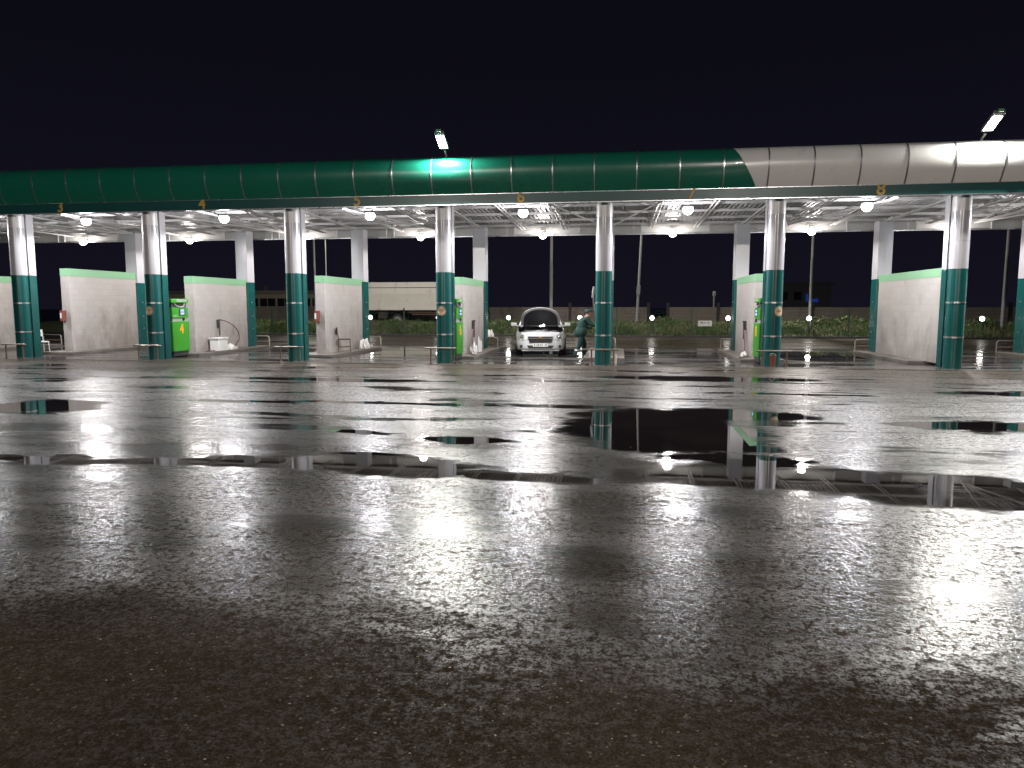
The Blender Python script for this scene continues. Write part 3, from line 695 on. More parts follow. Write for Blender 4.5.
# white block and cloths at the foot of wall 4 etc.
t = empty('concrete_block', (cx(1)+0.42, 24.45, 0.095))
mb = MB(); mb.box((0, 0, 0.22), (0.34, 0.62, 0.44), bevel=0.03); mb.build('block', M['white_plastic'], t)
mb = MB(); mb.box((0, 0.0, 0.455), (0.40, 0.70, 0.05), bevel=0.015); mb.build('cap', M['white_plastic'], t)
tag(t, 'whitewashed block at the wall foot under the looped red hose', 'block')
def rag(x, y, z, sx_, sy_, h, label, seed):
    rr = random.Random(seed); mb = MB()
    q = bmesh.ops.create_icosphere(mb.bm, subdivisions=3, radius=1.0)
    for v in q['verts']:
        c = v.co; a = math.atan2(c.y, c.x)
        f = 1+0.22*math.sin(a*5+seed)+0.14*math.sin(a*9+c.z*5+seed*2)+rr.uniform(-0.05, 0.05)
        v.co = Vector((c.x*sx_*f, c.y*sy_*f, max(0, c.z*0.9+0.25)*h*(1+0.25*math.sin(c.x*7+seed)+0.2*math.sin(c.y*9))))
    o = mb.build('cloth_heap', M['rag'], auto=25); o.location = (x, y, z); tag(o, label, 'cloth', 'white rags and sacks on the islands'); return o
rag(cx(1)+0.46, 25.15, 0.096, 0.13, 0.36, 0.15, 'crumpled white cloth on the island right of the whitewashed block', 3)
rag(cx(2)+0.42, 26.5, 0.096, 0.16, 0.34, 0.28, 'white sack lying at the wall foot right of the dark chair', 5)
rag(cx(3)+0.36, 24.2, 0.096, 0.10, 0.25, 0.28, 'white rag at the wall foot beside the green dispenser of bay 6', 8)
rag(cx(3)+0.34, 25.2, 0.096, 0.10, 0.2, 0.36, 'taller white rag under the valve pipe behind the column between 5 and 6', 9)
rag(cx(3)+0.22, YR+1.05, 0.495, 0.14, 0.10, 0.22, 'white rag draped on the hoop barrier left of the white car', 11)
rag(cx(5)-0.34, 24.0, 0.096, 0.08, 0.2, 0.12, 'small white rag at the wall foot left of the column between 7 and 8', 13)

# chairs
def chair(name, m_frame, m_seat, m_back, loc, rz, label, arms=False):
    t = empty(name, loc, rz)
    for x in (-0.19, 0.19):
        for y in (-0.19, 0.19):
            mb = MB(); mb.tube([(x*1.1, y*1.1, 0), (x, y, 0.43)], 0.016, 8)
            if y > 0: mb.tube([(x, y, 0.43), (x, y+0.06, 0.87)], 0.016, 8)
            mb.build('leg', m_frame, t)
    mb = MB(); mb.box((0, 0, 0.445), (0.42, 0.42, 0.035), bevel=0.012); mb.build('seat', m_seat, t)
    mb = MB(); mb.box((0, 0.235, 0.74), (0.40, 0.03, 0.24), rot=Matrix.Rotation(-0.13, 3, 'X'), bevel=0.01); mb.build('backrest', m_back, t)
    mb = MB()
    for x in (-0.2, 0.2): mb.tube([(x, -0.2, 0.18), (x, 0.2, 0.18)], 0.011, 6)
    mb.build('stretcher', m_frame, t)
    tag(t, label, 'chair'); return t
chair('white_chair', M['chair_white'], M['chair_white'], M['chair_white'], (-20.25, 22.86, 0.006), R(65), 'white chair between the leftmost round column and the wall with red box')
chair('dark_chair', M['rail_rust'], M['chair_dark'], M['chair_wood'], (cx(2)+0.42, 24.45, 0.095), R(112), 'dark seated chair with brown worn back against the wall with red box')

# bucket, jar and props near column seven
def bucket(x, y, r, h, m, label, name='bucket'):
    t = empty(name, (x, y, 0.004)); mb = MB(); mb.cyl((0, 0, 0), (0, 0, h), r*0.8, r, seg=20); mb.build('body', m, t)
    mb = MB(); mb.cyl((0, 0, h), (0, 0, h+0.015), r*1.06, seg=20); mb.build('rim', m, t)
    mb = MB(); mb.tube([(r*math.cos(a), 0, h+r*0.9*math.sin(a)) for a in [math.pi*i/10 for i in range(11)]], 0.006, 5); mb.build('handle', M['alu'], t)
    if y > 22: t.location.z = 0.095
    tag(t, label, 'bucket'); return t
bk = bucket(cx(4)-0.36, 22.95, 0.10, 0.22, M['white_plastic'], 'white bucket on the island just left of the column beside the man')
bucket(cx(4)+0.36, YF+0.1, 0.06, 0.26, M['white_plastic'], 'pale canister right of the column beside the man', 'canister')
bucket(cx(5)-0.02, YF-0.40+0.12, 0.085, 0.30, M['red_box'], 'small dark red bucket under the barrier of the column between 7 and 8', 'red_bucket')
t = empty('wall_arm', (cx(4)-0.30, YF+0.6, 1.7)); mb = MB(); mb.tube([(0.06, 0, -0.3), (0.0, 0, 0.0), (-0.02, 0, 0.30)], 0.02, 8); mb.build('arm', M['alu'], t)
mb = MB(); mb.box((-0.02, 0, 0.42), (0.07, 0.05, 0.34), rot=Matrix.Rotation(0.1, 3, 'Y'), bevel=0.015); mb.build('paddle', M['alu'], t)
tag(t, 'grey upright paddle on an arm left of the column beside the man', 'bracket')

# ================================================================== lamps under the canopy
def hang_lamp(name, lens_m, size=0.30, tilt=0.0, watts=100, color=(0.975, 0.965, 1.0)):
    t = empty(name); lamp('SPOT', t, (0, 0, -0.17), watts, color, 0.11, (0, 0, -1)); lamp('POINT', t, (0, 0, -0.19), watts*0.22, color, 0.10)
    rot = Matrix.Rotation(tilt, 3, 'X')
    mb = MB(); mb.box((0, 0, 0.10), (size+0.02, size*0.8+0.04, 0.06), bevel=0.012); mb.build('housing', M['lamp_house'], t)
    mb = MB(); mb.sphere((0, 0, -0.005), size*0.56, (1, 1, 0.95), 14); mb.build('lens', lens_m, t)
    mb = MB(); mb.tube([(-0.08, 0, 0.08), (-0.08, 0, 0.22), (0.08, 0, 0.22), (0.08, 0, 0.08)], 0.012, seg=6); mb.build('hanger', M['steel'], t)
    return t
fl = hang_lamp('canopy_lamp', M['lamp_lens'], 0.26, watts=W_CANOPY); tag(fl, cat='lamp', group='lamps under the canopy front')
rl = hang_lamp('rear_lamp', M['lamp_lens_rear'], 0.24, watts=W_REAR, color=(1.0, 0.95, 0.92)); tag(rl, cat='lamp', group='lamps along the rear beam')
BAY = {-1: 'left edge bay', 0: 'bay 3', 1: 'bay 4', 2: 'bay 5', 3: 'bay 6 above the white car', 4: 'bay 7', 5: 'bay 8', 6: 'bay at the right edge'}
fx = {-1: -22.1, 0: -17.31, 1: -12.47, 2: -7.64, 3: -2.89, 4: 1.91, 5: 6.78, 6: 11.5}
for k in range(-1, 7):
    a = fl if k == -1 else dup(fl); a.location = (fx[k], 21.8, 4.47); a['label'] = 'bright white lamp under the canopy front edge in ' + BAY[k]
    b = rl if k == -1 else dup(rl); b.location = (fx[k]-0.02, 27.6, 4.36); b['label'] = 'bright lamp on the rear beam in ' + BAY[k]

# floodlights on the canopy top
def flood(x, label, lean=0.0):
    t = empty('floodlight', (x, 20.95, 6.0)); rx = Matrix.Rotation(0, 3, 'X')
    d = Vector((0, -0.90, 0.44)).normalized(); nrm = Vector((0, -0.44, -0.90)).normalized()
    ang = math.atan2(0.44, 0.90)   # rise of the head
    rot = Matrix.Rotation(-ang, 3, 'X')
    c = Vector((0, -0.54, 0.31))
    mb = MB(); mb.tube([(0, 0.05, -0.08), (0, 0.0, 0.04), (0, -0.16, 0.12)], 0.035, 10); mb.build('arm', M['lamp_house'], t)
    mb = MB(); mb.box(c - nrm*0.04, (0.28, 0.72, 0.09), rot=rot, bevel=0.03); mb.build('head', M['lamp_house'], t)
    mb = MB(); mb.box(c + nrm*0.008 + d*(-0.03), (0.22, 0.52, 0.012), rot=rot); mb.build('lens', M['flood_lens'], t)
    lamp('AREA', t, c + nrm*0.03 + d*(-0.03), W_FLOOD, (1.0, 0.985, 0.92), 0.20, (0, -0.64, -0.77), 0.50)
    mb = MB(); mb.box(c + d*0.39 - nrm*0.03, (0.14, 0.10, 0.06), rot=rot, bevel=0.015); mb.build('end_cap', M['wall_band'], t)
    tag(t, label, 'floodlight', 'floodlights on top of the canopy'); return t
flood(-5.02, 'lit floodlight standing over the green fascia above the column between 5 and 6')
flood(9.25, 'lit floodlight standing over the white fascia at the right')

# ================================================================== bollard lamps and fence at the back
bl = empty('bollard_lamp')
mb = MB(); mb.cyl((0, 0, 0), (0, 0, 0.92), 0.045, seg=12); mb.cyl((0, 0, 0), (0, 0, 0.04), 0.09, seg=12); mb.build('post', M['dark_green_metal'], bl)
mb = MB(); mb.sphere((0, 0, 1.05), 0.115, (1, 1, 1.05), 16); mb.build('globe', M['bollard_lens'], bl)
lamp('POINT', bl, (0, -0.02, 1.05), W_BOLLARD, (1.0, 0.97, 0.92), 0.125)
mb = MB(); mb.cyl((0, 0, 1.18), (0, 0, 1.22), 0.09, 0.03, seg=12); mb.build('cap', M['dark_green_metal'], bl)
tag(bl, cat='lamp', group='low lamps along the back fence')
BL = [(-14.48, 'at the left end of the pale trailer'), (-10.40, 'just left of the column between 5 and 6'), (-6.27, 'left of the white car'), (-2.2, 'behind the head of the man'),
      (1.79, 'in the middle of bay 7'), (5.88, 'beside the left rear column of bay 8'), (10.1, 'at the foot of the tall pole in bay 8'), (18.7, 'seen right of the column right of number 8')]
for i, (x, lb) in enumerate(BL):
    a = bl if i == 0 else dup(bl); a.location = (x, 41.0, bank_z(x, 41.0)*0 + 0.0); a['label'] = 'low lit globe lamp ' + lb
fe = empty('fence', (0, 40.55, 0)); tag(fe, 'dark wire fence with posts along the foot of the grass bank', 'fence')
for i in range(-6, 8):
    x = 3.9 + 4.05*i
    mb = MB(); mb.box((x, 0, 0.775), (0.07, 0.07, 1.55)); mb.cyl((x, 0, 1.55), (x, 0, 1.60), 0.05, 0.03, seg=8); mb.build('fence_post', M['dark_green_metal'], fe)
    mb = MB()
    for z in (0.2, 0.42, 0.64, 0.86, 1.08, 1.30, 1.45): mb.cyl((x+0.04, 0.0, z), (x+4.01, 0.0, z), 0.006, seg=4)
    for j in range(1, 16): mb.cyl((x+j*0.253, 0.01, 0.15), (x+j*0.253, 0.01, 1.46), 0.003, seg=4)
    mb.build('wire_panel', M['dark_green_metal'], fe)
mb = MB(); mb.box((4.60, 40.49, 0.77), (0.74, 0.02, 0.30)); mb.box((4.42, 40.478, 0.80), (0.16, 0.004, 0.07), mi=1); mb.box((4.60, 40.478, 0.79), (0.10, 0.004, 0.05), mi=1); mb.box((4.78, 40.478, 0.80), (0.14, 0.004, 0.05), mi=1)
tag(mb.build('notice_board', [M['sign_white'], M['decal_ring']]), 'small white notice board hung on the wire fence in bay 7', 'sign')

# yard lamp posts on the lot behind the photographer; the fascia shows their glints
def yard_lamp(x, y, h, label):
    t = empty('yard_lamp', (x, y, 0))
    mb = MB(); mb.cyl((0, 0, 0), (0, 0, h), 0.11, 0.07, seg=14); mb.cyl((0, 0, 0), (0, 0, 0.3), 0.17, seg=14); mb.build('pole', M['pole'], t)
    mb = MB(); mb.tube([(0, 0, h-0.05), (0, 0.5, h+0.1)], 0.04, 8); mb.build('arm', M['pole'], t)
    rot = Matrix.Rotation(R(38), 3, 'X')
    mb = MB(); mb.box((0, 0.75, h+0.15), (0.5, 0.40, 0.10), rot=rot, bevel=0.03); hd = mb.build('lamp_head', M['lamp_house'], t)
    mb = MB(); mb.box(Vector((0, 0.75, h+0.15)) + rot @ Vector((0, 0, -0.056)), (0.40, 0.30, 0.010), rot=rot); mb.build('lens', M['yard_lens'], hd)
    lamp('AREA', t, Vector((0, 0.75, h+0.15)) + rot @ Vector((0, 0, -0.08)), W_YARD, (1.0, 0.93, 0.86), 0.40, rot @ Vector((0, 0, -1)), 0.30)
    tag(t, label, 'yard lamp', 'yard lamps on the lot behind the camera')
yard_lamp(-12.0, -13.0, 8.5, 'yard lamp post on the lot, left one behind the camera')
yard_lamp(8.0, -13.0, 8.5, 'yard lamp post on the lot, right one behind the camera')
# tall poles
def street_lamp(x, y, h, m, label, tilt=0.0, head=True, dirn=-1, box=False, r=0.09):
    t = empty('street_lamp', (x, y, 0.0)); t.rotation_euler = (0, R(tilt), 0)
    mb = MB(); mb.cyl((0, 0, 0), (0, 0, h), r, r*0.6, seg=14); mb.cyl((0, 0, 0), (0, 0, 0.25), r*1.5, seg=14); mb.build('pole', m, t)
    mb = MB(); mb.tube([(0, 0, h-0.05), (0, dirn*0.3, h+0.12), (0, dirn*0.8, h+0.18)], 0.035, 8); mb.build('arm', m, t)
    mb = MB(); mb.box((0, dirn*1.05, h+0.17), (0.26, 0.60, 0.10), bevel=0.03); hd = mb.build('lamp_head', M['lamp_house'], t)
    if head:
        mb = MB(); mb.box((0, dirn*1.05, h+0.112), (0.18, 0.42, 0.012)); mb.build('lens', M['street_lens'], hd)
        lamp('AREA', t, (0, dirn*1.05, h+0.09), W_STREET, (1.0, 0.93, 0.82), 0.18, (0, 0.25*dirn, -1), 0.42)
    if box:
        mb = MB(); mb.box((0, -0.10, 2.7), (0.22, 0.2, 0.6), bevel=0.02); mb.build('switch_box', M['pole_dark'], t)
    tag(t, label, 'street lamp', 'tall lamp posts behind the station'); return t
street_lamp(-3.97, 42.5, 8.9, M['pole'], 'bright tall post rising behind the white car', dirn=1, r=0.10)
street_lamp(1.05, 46.0, 8.8, M['pole_dark'], 'thin leaning grey post with a switch box in bay 7', tilt=2.0, dirn=1, box=True, head=False)
street_lamp(-19.6, 45.0, 8.9, M['pole'], 'white post just left of the wall with the dark chair', dirn=1, r=0.09)
street_lamp(-20.9, 50.0, 9.2, M['pole_dark'], 'thinner dark post above the wall with the dark chair', dirn=1, r=0.05, head=False)
street_lamp(10.45, 42.3, 8.7, M['pole'], 'tall pale post in bay 8 with a globe lamp at its foot', dirn=1, r=0.09)
street_lamp(20.4, 42.5, 8.8, M['pole_dark'], 'dark post beside the rear column at the right edge', dirn=1, r=0.11, head=False)
t = empty('marker_post', (9.7, 78, 0)); mb = MB(); mb.cyl((0, 0, 0), (0, 0, 3.1), 0.10, seg=8); mb.build('post', M['pole'], t); mb = MB(); mb.box((0, 0, 3.0), (0.30, 0.1, 0.5), bevel=0.02); mb.build('plate', M['pole'], t)
tag(t, 'short distant post above the far wall left of the bay 8 wall', 'post')

# far concrete wall with posts
fw = empty('concrete_wall', (0, 70, 0)); tag(fw, 'long low pale concrete wall far behind the grass bank', 'wall')
for (a, b) in ((-40, -32), (-31.8, -24), (-23.8, -12.8), (-12.6, -4.8), (-4.6, 2.6), (4.6, 9.0), (9.2, 17.4), (17.6, 25.6), (25.8, 34), (34.2, 42)):
    mb = MB(); mb.box(((a+b)/2, 0, 0.80), (b-a, 0.2, 1.62), bevel=0.02); mb.build('wall_panel', M['concrete_far'], fw)
for x in (-31.9, -23.9, -12.7, -4.7, 2.7, 4.5, 9.1, 17.5, 25.7, 34.1):
    mb = MB(); mb.box((x, -0.13, 1.0), (0.28, 0.14, 2.05)); mb.build('wall_post', M['trailer_dark'], fw)

# trailer
tr = empty('trailer', (-19.0, 62, 0)); tag(tr, 'long cream box trailer with rusty lower edge parked behind the grass bank', 'trailer')
mb = MB(); mb.box((0, 1.25, 2.55), (13.0, 2.5, 2.50), bevel=0.03); mb.build('body', M['trailer'], tr)
mb = MB(); mb.box((0, -0.02, 3.32), (13.02, 0.04, 0.05)); mb.box((0, -0.02, 1.33), (13.02, 0.05, 0.07)); mb.build('side_rail', M['trailer_dark'], tr)
for j in range(12):
    mb = MB(); mb.box((-6.2+j*1.13, -0.012, 2.3), (0.03, 0.02, 1.9)); mb.build('side_rib', M['trailer'], tr)
mb = MB(); mb.box((0, 1.25, 1.12), (12.6, 1.0, 0.3)); mb.build('chassis', M['trailer_dark'], tr)
mb = MB(); mb.box((3.2, 0.15, 0.98), (4.6, 0.05, 0.10)); mb.box((3.2, 0.15, 1.16), (5.2, 0.05, 0.07)); mb.build('underrun_guard', M['trailer_red'], tr)
mb = MB(); mb.box((-1.75, 0.2, 0.9), (0.8, 0.5, 0.6), bevel=0.03); mb.build('side_locker', M['trailer_dark'], tr)
for x in (-0.45, 5.3):
    for y in (0.3, 2.2):
        mb = MB(); mb.cyl((x, y-0.15, 0.5), (x, y+0.15, 0.5), 0.52, seg=28); w_ = mb.build('wheel', M['black_rubber'], tr)
        mb = MB(); mb.cyl((x, y-0.165, 0.5), (x, y-0.14, 0.5), 0.32, seg=24); mb.cyl((x, y-0.20, 0.5), (x, y-0.16, 0.5), 0.10, seg=12); mb.build('rim', M['rim'], w_)
mb = MB(); mb.cyl((-5.2, 0.5, 0.0), (-5.2, 0.5, 1.1), 0.07, seg=8); mb.cyl((-5.2, 2.0, 0.0), (-5.2, 2.0, 1.1), 0.07, seg=8); mb.build('landing_leg', M['trailer_dark'], tr)

# distant buildings
b1 = empty('low_building', (-45, 82, 0)); tag(b1, 'low pale building with a strip of dark windows far behind, left of bay 5', 'building')
mb = MB(); mb.box((0, 4, 1.6), (22, 8, 3.2)); mb.build('wall', M['build_pale'], b1)
mb = MB(); mb.box((0, 3.9, 3.38), (22.6, 8.6, 0.35), bevel=0.04); mb.build('roof', M['concrete_far'], b1)
for j in range(10):
    mb = MB(); mb.box((-9.9+j*2.2, -0.05, 2.15), (1.9, 0.12, 0.95)); wv = mb.build('window', M['glass_dark'], b1)
    mb = MB(); mb.box((-9.9+j*2.2, -0.12, 1.64), (2.0, 0.1, 0.07)); mb.box((-9.9+j*2.2, -0.12, 2.15), (0.06, 0.04, 0.95)); mb.build('frame', M['build_pale'], wv)
mb = MB(); mb.box((6.0, 2.4, 3.9), (2.4, 2, 0.7), bevel=0.05); mb.box((2.0, 2.4, 3.8), (0.5, 0.5, 0.9)); mb.build('roof_unit', M['build_dark'], b1)
b2 = empty('dark_building', (26.2, 120, 0)); tag(b2, 'dim distant building with a small blue lit sign behind bay 8', 'building')
mb = MB(); mb.box((0, 5, 2.6), (13, 10, 5.2)); mb.build('wall', M['build_dark'], b2)
mb = MB(); mb.box((0, 4.8, 5.3), (13.6, 11, 0.3)); mb.build('roof', M['build_dark'], b2)
for j in range(4):
    mb = MB(); mb.box((-4.8+j*2.1, -0.05, 3.3), (1.1, 0.12, 1.2)); mb.build('window', M['glass_dark'], b2)
mb = MB(); mb.box((2.9, -0.15, 3.0), (0.35, 0.14, 1.2)); mb.box((3.9, -0.15, 2.6), (1.3, 0.14, 0.5)); mb.build('blue_sign', M['blue_lit'], b2)

# ================================================================== the car (front to the camera, bonnet up)
car = empty('white_car', (-2.66, 24.62, 0.004), R(6.0)); tag(car, 'white saloon car facing us in bay 6 with its bonnet raised', 'car')
# local frame: +y to the rear, nose at y=0
def section(y, hw, z0, z1, shoulder, n=2.6, top_in=0.9):
    pts = []
    # lower body cross-section: half outline from bottom centre up to top centre
    prof = [(0, z0), (hw*0.80, z0), (hw*0.95, z0+0.05), (hw*0.985, z0+0.18), (hw, (z0+shoulder)/2), (hw*0.985, shoulder-0.05), (hw*0.95, shoulder+0.0), (hw*top_in, z1-0.02), (hw*0.55, z1+0.0), (0, z1+0.015)]
    return [(x, y, z) for x, z in prof]
secs = [section(0.0, 0.56, 0.24, 0.70, 0.60, top_in=0.92), section(0.05, 0.70, 0.20, 0.76, 0.66), section(0.16, 0.79, 0.17, 0.82, 0.72), section(0.34, 0.84, 0.17, 0.86, 0.78),
        section(0.5, 0.855, 0.17, 0.885, 0.82), section(0.80, 0.865, 0.17, 0.92, 0.85), section(1.12, 0.865, 0.17, 0.97, 0.88), section(1.5, 0.867, 0.17, 1.0, 0.90), section(2.4, 0.867, 0.17, 1.0, 0.92), section(3.3, 0.862, 0.17, 1.02, 0.94),
        section(3.9, 0.85, 0.19, 1.06, 0.96), section(4.3, 0.80, 0.24, 1.05, 0.95), section(4.47, 0.68, 0.30, 0.95, 0.86)]
mb = MB(); rings = []
for s_ in secs:
    full = [(x, y, z) for x, y, z in s_] + [(-x, y, z) for x, y, z in s_[::-1][1:-1]]
    rings.append([mb.bm.verts.new(p) for p in full])
N_ = len(rings[0])
for ia, (A, B) in enumerate(zip(rings[:-1], rings[1:])):
    for k in range(N_):
        j = (k+1) % N_
        top = all((mb_v.co.z > 0.80 and abs(mb_v.co.x) < 0.80) for mb_v in (A[k], A[j], B[k], B[j]))
        if top and 2 <= ia <= 5: continue    # engine bay opening
        mb.bm.faces.new((A[k], A[j], B[j], B[k]))
mb.bm.faces.new(rings[0]); mb.bm.faces.new(rings[-1][::-1])
body = mb.build('body', M['car_white'], car, auto=38)
# wheel arches + wheels
for yy in (0.86, 3.48):
    for sg in (-1, 1):
        mb = MB(); mb.cyl((sg*0.70, yy, 0.31), (sg*0.872, yy, 0.31), 0.35, seg=32); mb.build('wheel_arch', M['car_black'], car)
        mb = MB(); mb.cyl((sg*0.69, yy, 0.305), (sg*0.882, yy, 0.305), 0.305, seg=32); tw = mb.build('wheel', M['black_rubber'], car, auto=40)
        mb = MB(); mb.cyl((sg*0.86, yy, 0.305), (sg*0.892, yy, 0.305), 0.20, seg=24); mb.build('rim', M['chrome'], tw)
# engine bay
mb = MB(); mb.box((0, 0.68, 0.66), (1.34, 0.84, 0.10)); mb.build('engine_tray', M['car_black'], car)
eng = empty('engine', (0, 0, 0)); eng.parent = car
mb = MB(); mb.box((0.0, 0.66, 0.76), (0.55, 0.40, 0.18), bevel=0.03); mb.box((-0.45, 0.6, 0.77), (0.24, 0.26, 0.18), bevel=0.02); mb.box((0.48, 0.7, 0.77), (0.22, 0.28, 0.16), bevel=0.02)
mb.tube([(-0.3, 0.42, 0.82), (0, 0.36, 0.85), (0.3, 0.46, 0.82)], 0.035, 8); mb.cyl((0.2, 0.5, 0.8), (0.2, 0.5, 0.90), 0.05, seg=10); mb.build('engine_block', M['engine_grey'], eng)
bpy.data.objects.remove(eng.children[0]) if False else None
for ch in list(eng.children): ch.parent = car
bpy.data.objects.remove(eng)
mb = MB(); mb.box((0, 0.26, 0.80), (1.30, 0.10, 0.06), bevel=0.015); mb.build('slam_panel', M['car_black'], car)
# cabin
def glasshouse():
    y = [(1.10, 0.98, 0.72), (1.85, 1.44, 0.56), (2.6, 1.50, 0.57), (3.3, 1.43, 0.55), (4.0, 1.04, 0.70)]
    mb = MB(); rg = []
    for (yy, z, hw) in y:
        zb = 0.98; f = (z-zb)/0.52
        rg.append([mb.bm.verts.new(p) for p in ((-0.80, yy, zb-0.02), (-hw-0.01, yy, z-0.03), (-hw+0.10, yy, z), (hw-0.10, yy, z), (hw+0.01, yy, z-0.03), (0.80, yy, zb-0.02))])
    for ia, (A, B) in enumerate(zip(rg[:-1], rg[1:])):
        for k in range(5):
            f = mb.bm.faces.new((A[k], A[k+1], B[k+1], B[k]))
            roof = k in (1, 2, 3) and ia in (1, 2)
            f.material_index = 0 if roof or k in (1, 3) else 1
    return mb.build('cabin', [M['car_white'], M['glass_dark']], car, auto=30)
cab = glasshouse()
for sg in (-1, 1):
    mb = MB(); mb.tube([(sg*0.76, 1.12, 0.99), (sg*0.575, 1.85, 1.43)], 0.032, 8); mb.build('pillar', M['car_white'], car)
    mb = MB(); mb.tube([(sg*0.80, 2.5, 0.99), (sg*0.60, 2.5, 1.45)], 0.03, 8); mb.build('pillar', M['car_white'], car)
    mb = MB(); mb.tube([(sg*0.58, 3.3, 1.41), (sg*0.74, 4.0, 1.03)], 0.04, 8); mb.build('pillar', M['car_white'], car)
    mb = MB(); mb.box((sg*0.96, 1.36, 1.05), (0.20, 0.10, 0.13), bevel=0.035); mb.tube([(sg*0.80, 1.40, 0.98), (sg*0.90, 1.38, 1.02)], 0.02, 6); mb.build('mirror', M['car_white'], car)
# front details following the nose: helper gives nose y at a given x
def ny(x): 
    x = abs(x); return 0.0 if x < 0.50 else (x-0.50)**2*1.35
for sg in (-1, 1):
    pts = [(0.50, 0.55), (0.56, 0.71), (0.70, 0.80), (0.78, 0.80), (0.80, 0.66), (0.74, 0.55), (0.60, 0.50)]
    mb = MB(); mb.poly_prism([(sg*a, b) for a, b in pts], 'Y', lambda p: ny(p[0])+0.10*(p[1]-0.45)-0.015, lambda p: ny(p[0])+0.12)
    hl = mb.build('headlight', M['headlight'], car, auto=30)
    mb = MB(); mb.sphere((sg*0.64, ny(0.64)+0.0, 0.66), 0.06, (1, 0.4, 1), 12); mb.build('reflector', M['chrome'], hl)
    mb = MB(); mb.cyl((sg*0.66, ny(0.66)-0.012, 0.33), (sg*0.66, ny(0.66)+0.06, 0.33), 0.05, seg=16); mb.build('fog_lamp', M['car_black'], car)
mb = MB(); mb.poly_prism([(-0.44, 0.665), (0.44, 0.665), (0.42, 0.62), (-0.42, 0.62)], 'Y', -0.018, 0.05); mb.build('upper_grille', M['car_black'], car)
mb = MB(); mb.poly_prism([(-0.43, 0.585), (0.43, 0.585), (0.37, 0.46), (-0.37, 0.46)], 'Y', -0.018, 0.05); gr = mb.build('lower_grille', M['car_black'], car)
mb = MB(); mb.box((0, -0.022, 0.588), (0.90, 0.012, 0.018)); mb.box((0, -0.022, 0.462), (0.76, 0.012, 0.016))
for z in (0.49, 0.515, 0.54, 0.562): mb.box((0, -0.021, z), (0.74, 0.006, 0.006))
mb.build('grille_chrome', M['chrome'], gr)
mb = MB(); mb.box((0, -0.028, 0.625), (0.16, 0.016, 0.035), bevel=0.004); mb.box((0, -0.028, 0.625), (0.05, 0.018, 0.06), bevel=0.004); mb.build('badge', M['gold'], car)
mb = MB(); mb.poly_prism([(-0.46, 0.36), (0.46, 0.36), (0.40, 0.26), (-0.40, 0.26)], 'Y', -0.012, 0.05); mb.build('air_intake', M['car_black'], car)
mb = MB(); mb.box((0, -0.03, 0.375), (0.52, 0.012, 0.112), bevel=0.003); pl = mb.build('number_plate', M['sign_white'], car)
mb = MB()
for j, wdt in enumerate((0.05, 0.02, 0.05, 0.05, 0.05, 0.02, 0.05)): mb.box((-0.20+j*0.065, -0.037, 0.375), (wdt*0.7, 0.003, 0.055))
mb.build('plate_mark', M['car_black'], pl)
mb = MB(); mb.box((0, 0.12, 0.185), (1.28, 0.16, 0.03), bevel=0.01); mb.build('front_lip', M['car_white'], car)
# bonnet raised on its rear hinge
bo = empty('tmp'); 
ang = R(40)
def bonnet(off, inset, zoff, m, name, par):
    mb = MB(); L_ = 0.96
    out = []
    for i in range(25):
        a = math.pi*i/24
        u = math.cos(a); x = 0.70*u*(1-0.0*abs(u)); s_ = (abs(math.sin(a)))**0.55
        out.append((x*(1-inset), 0.05 + (L_-0.05)*s_*(1-inset*0.6)))
    out = [(0.74*(1-inset), 0.02+inset*0.3)] + out + [(-0.74*(1-inset), 0.02+inset*0.3)]
    A = []; B = []
    for x, s_ in out:
        crown = 0.03*(1-(x/0.72)**2) if not inset else 0.03*(1-(x/0.72)**2)
        for arr, t_ in ((A, zoff), (B, zoff+off)):
            yy = 1.10 - (s_*math.cos(ang)) - (t_+crown)*math.sin(ang); zz = 1.0 + s_*math.sin(ang) + (t_+crown)*math.cos(ang)*-1*-1
            arr.append(mb.bm.verts.new((x, yy + 2*(t_+crown)*math.sin(ang), zz)))
    # fan faces keep the panel slightly domed
    mb.bm.faces.new(A); mb.bm.faces.new(B[::-1])
    for k in range(len(A)):
        j = (k+1) % len(A); mb.bm.faces.new((A[k], B[k], B[j], A[j]))
    return mb.build(name, m, par)
bn = bonnet(0.025, 0.0, 0.0, M['car_white'], 'bonnet', car)
ln = bonnet(0.02, 0.14, -0.024, M['car_liner'], 'bonnet_liner', bn)
bpy.data.objects.remove(bo)
mb = MB(); mb.tube([(-0.5, 0.45, 0.84), (-0.46, 0.75, 1.22)], 0.008, 6); mb.build('bonnet_prop', M['car_black'], car)
t = empty('inspection_lamp', (-2.62, 25.22, 0.90)); mb = MB(); mb.cyl((0, 0, -0.03), (0, 0, 0.10), 0.02, seg=10); mb.build('handle', M['car_black'], t)
mb = MB(); mb.sphere((0, -0.02, 0.14), 0.035, seg=12); mb.build('bulb', M['lamp_small'], t); tag(t, 'small lit lamp in the open engine bay of the white car', 'lamp')

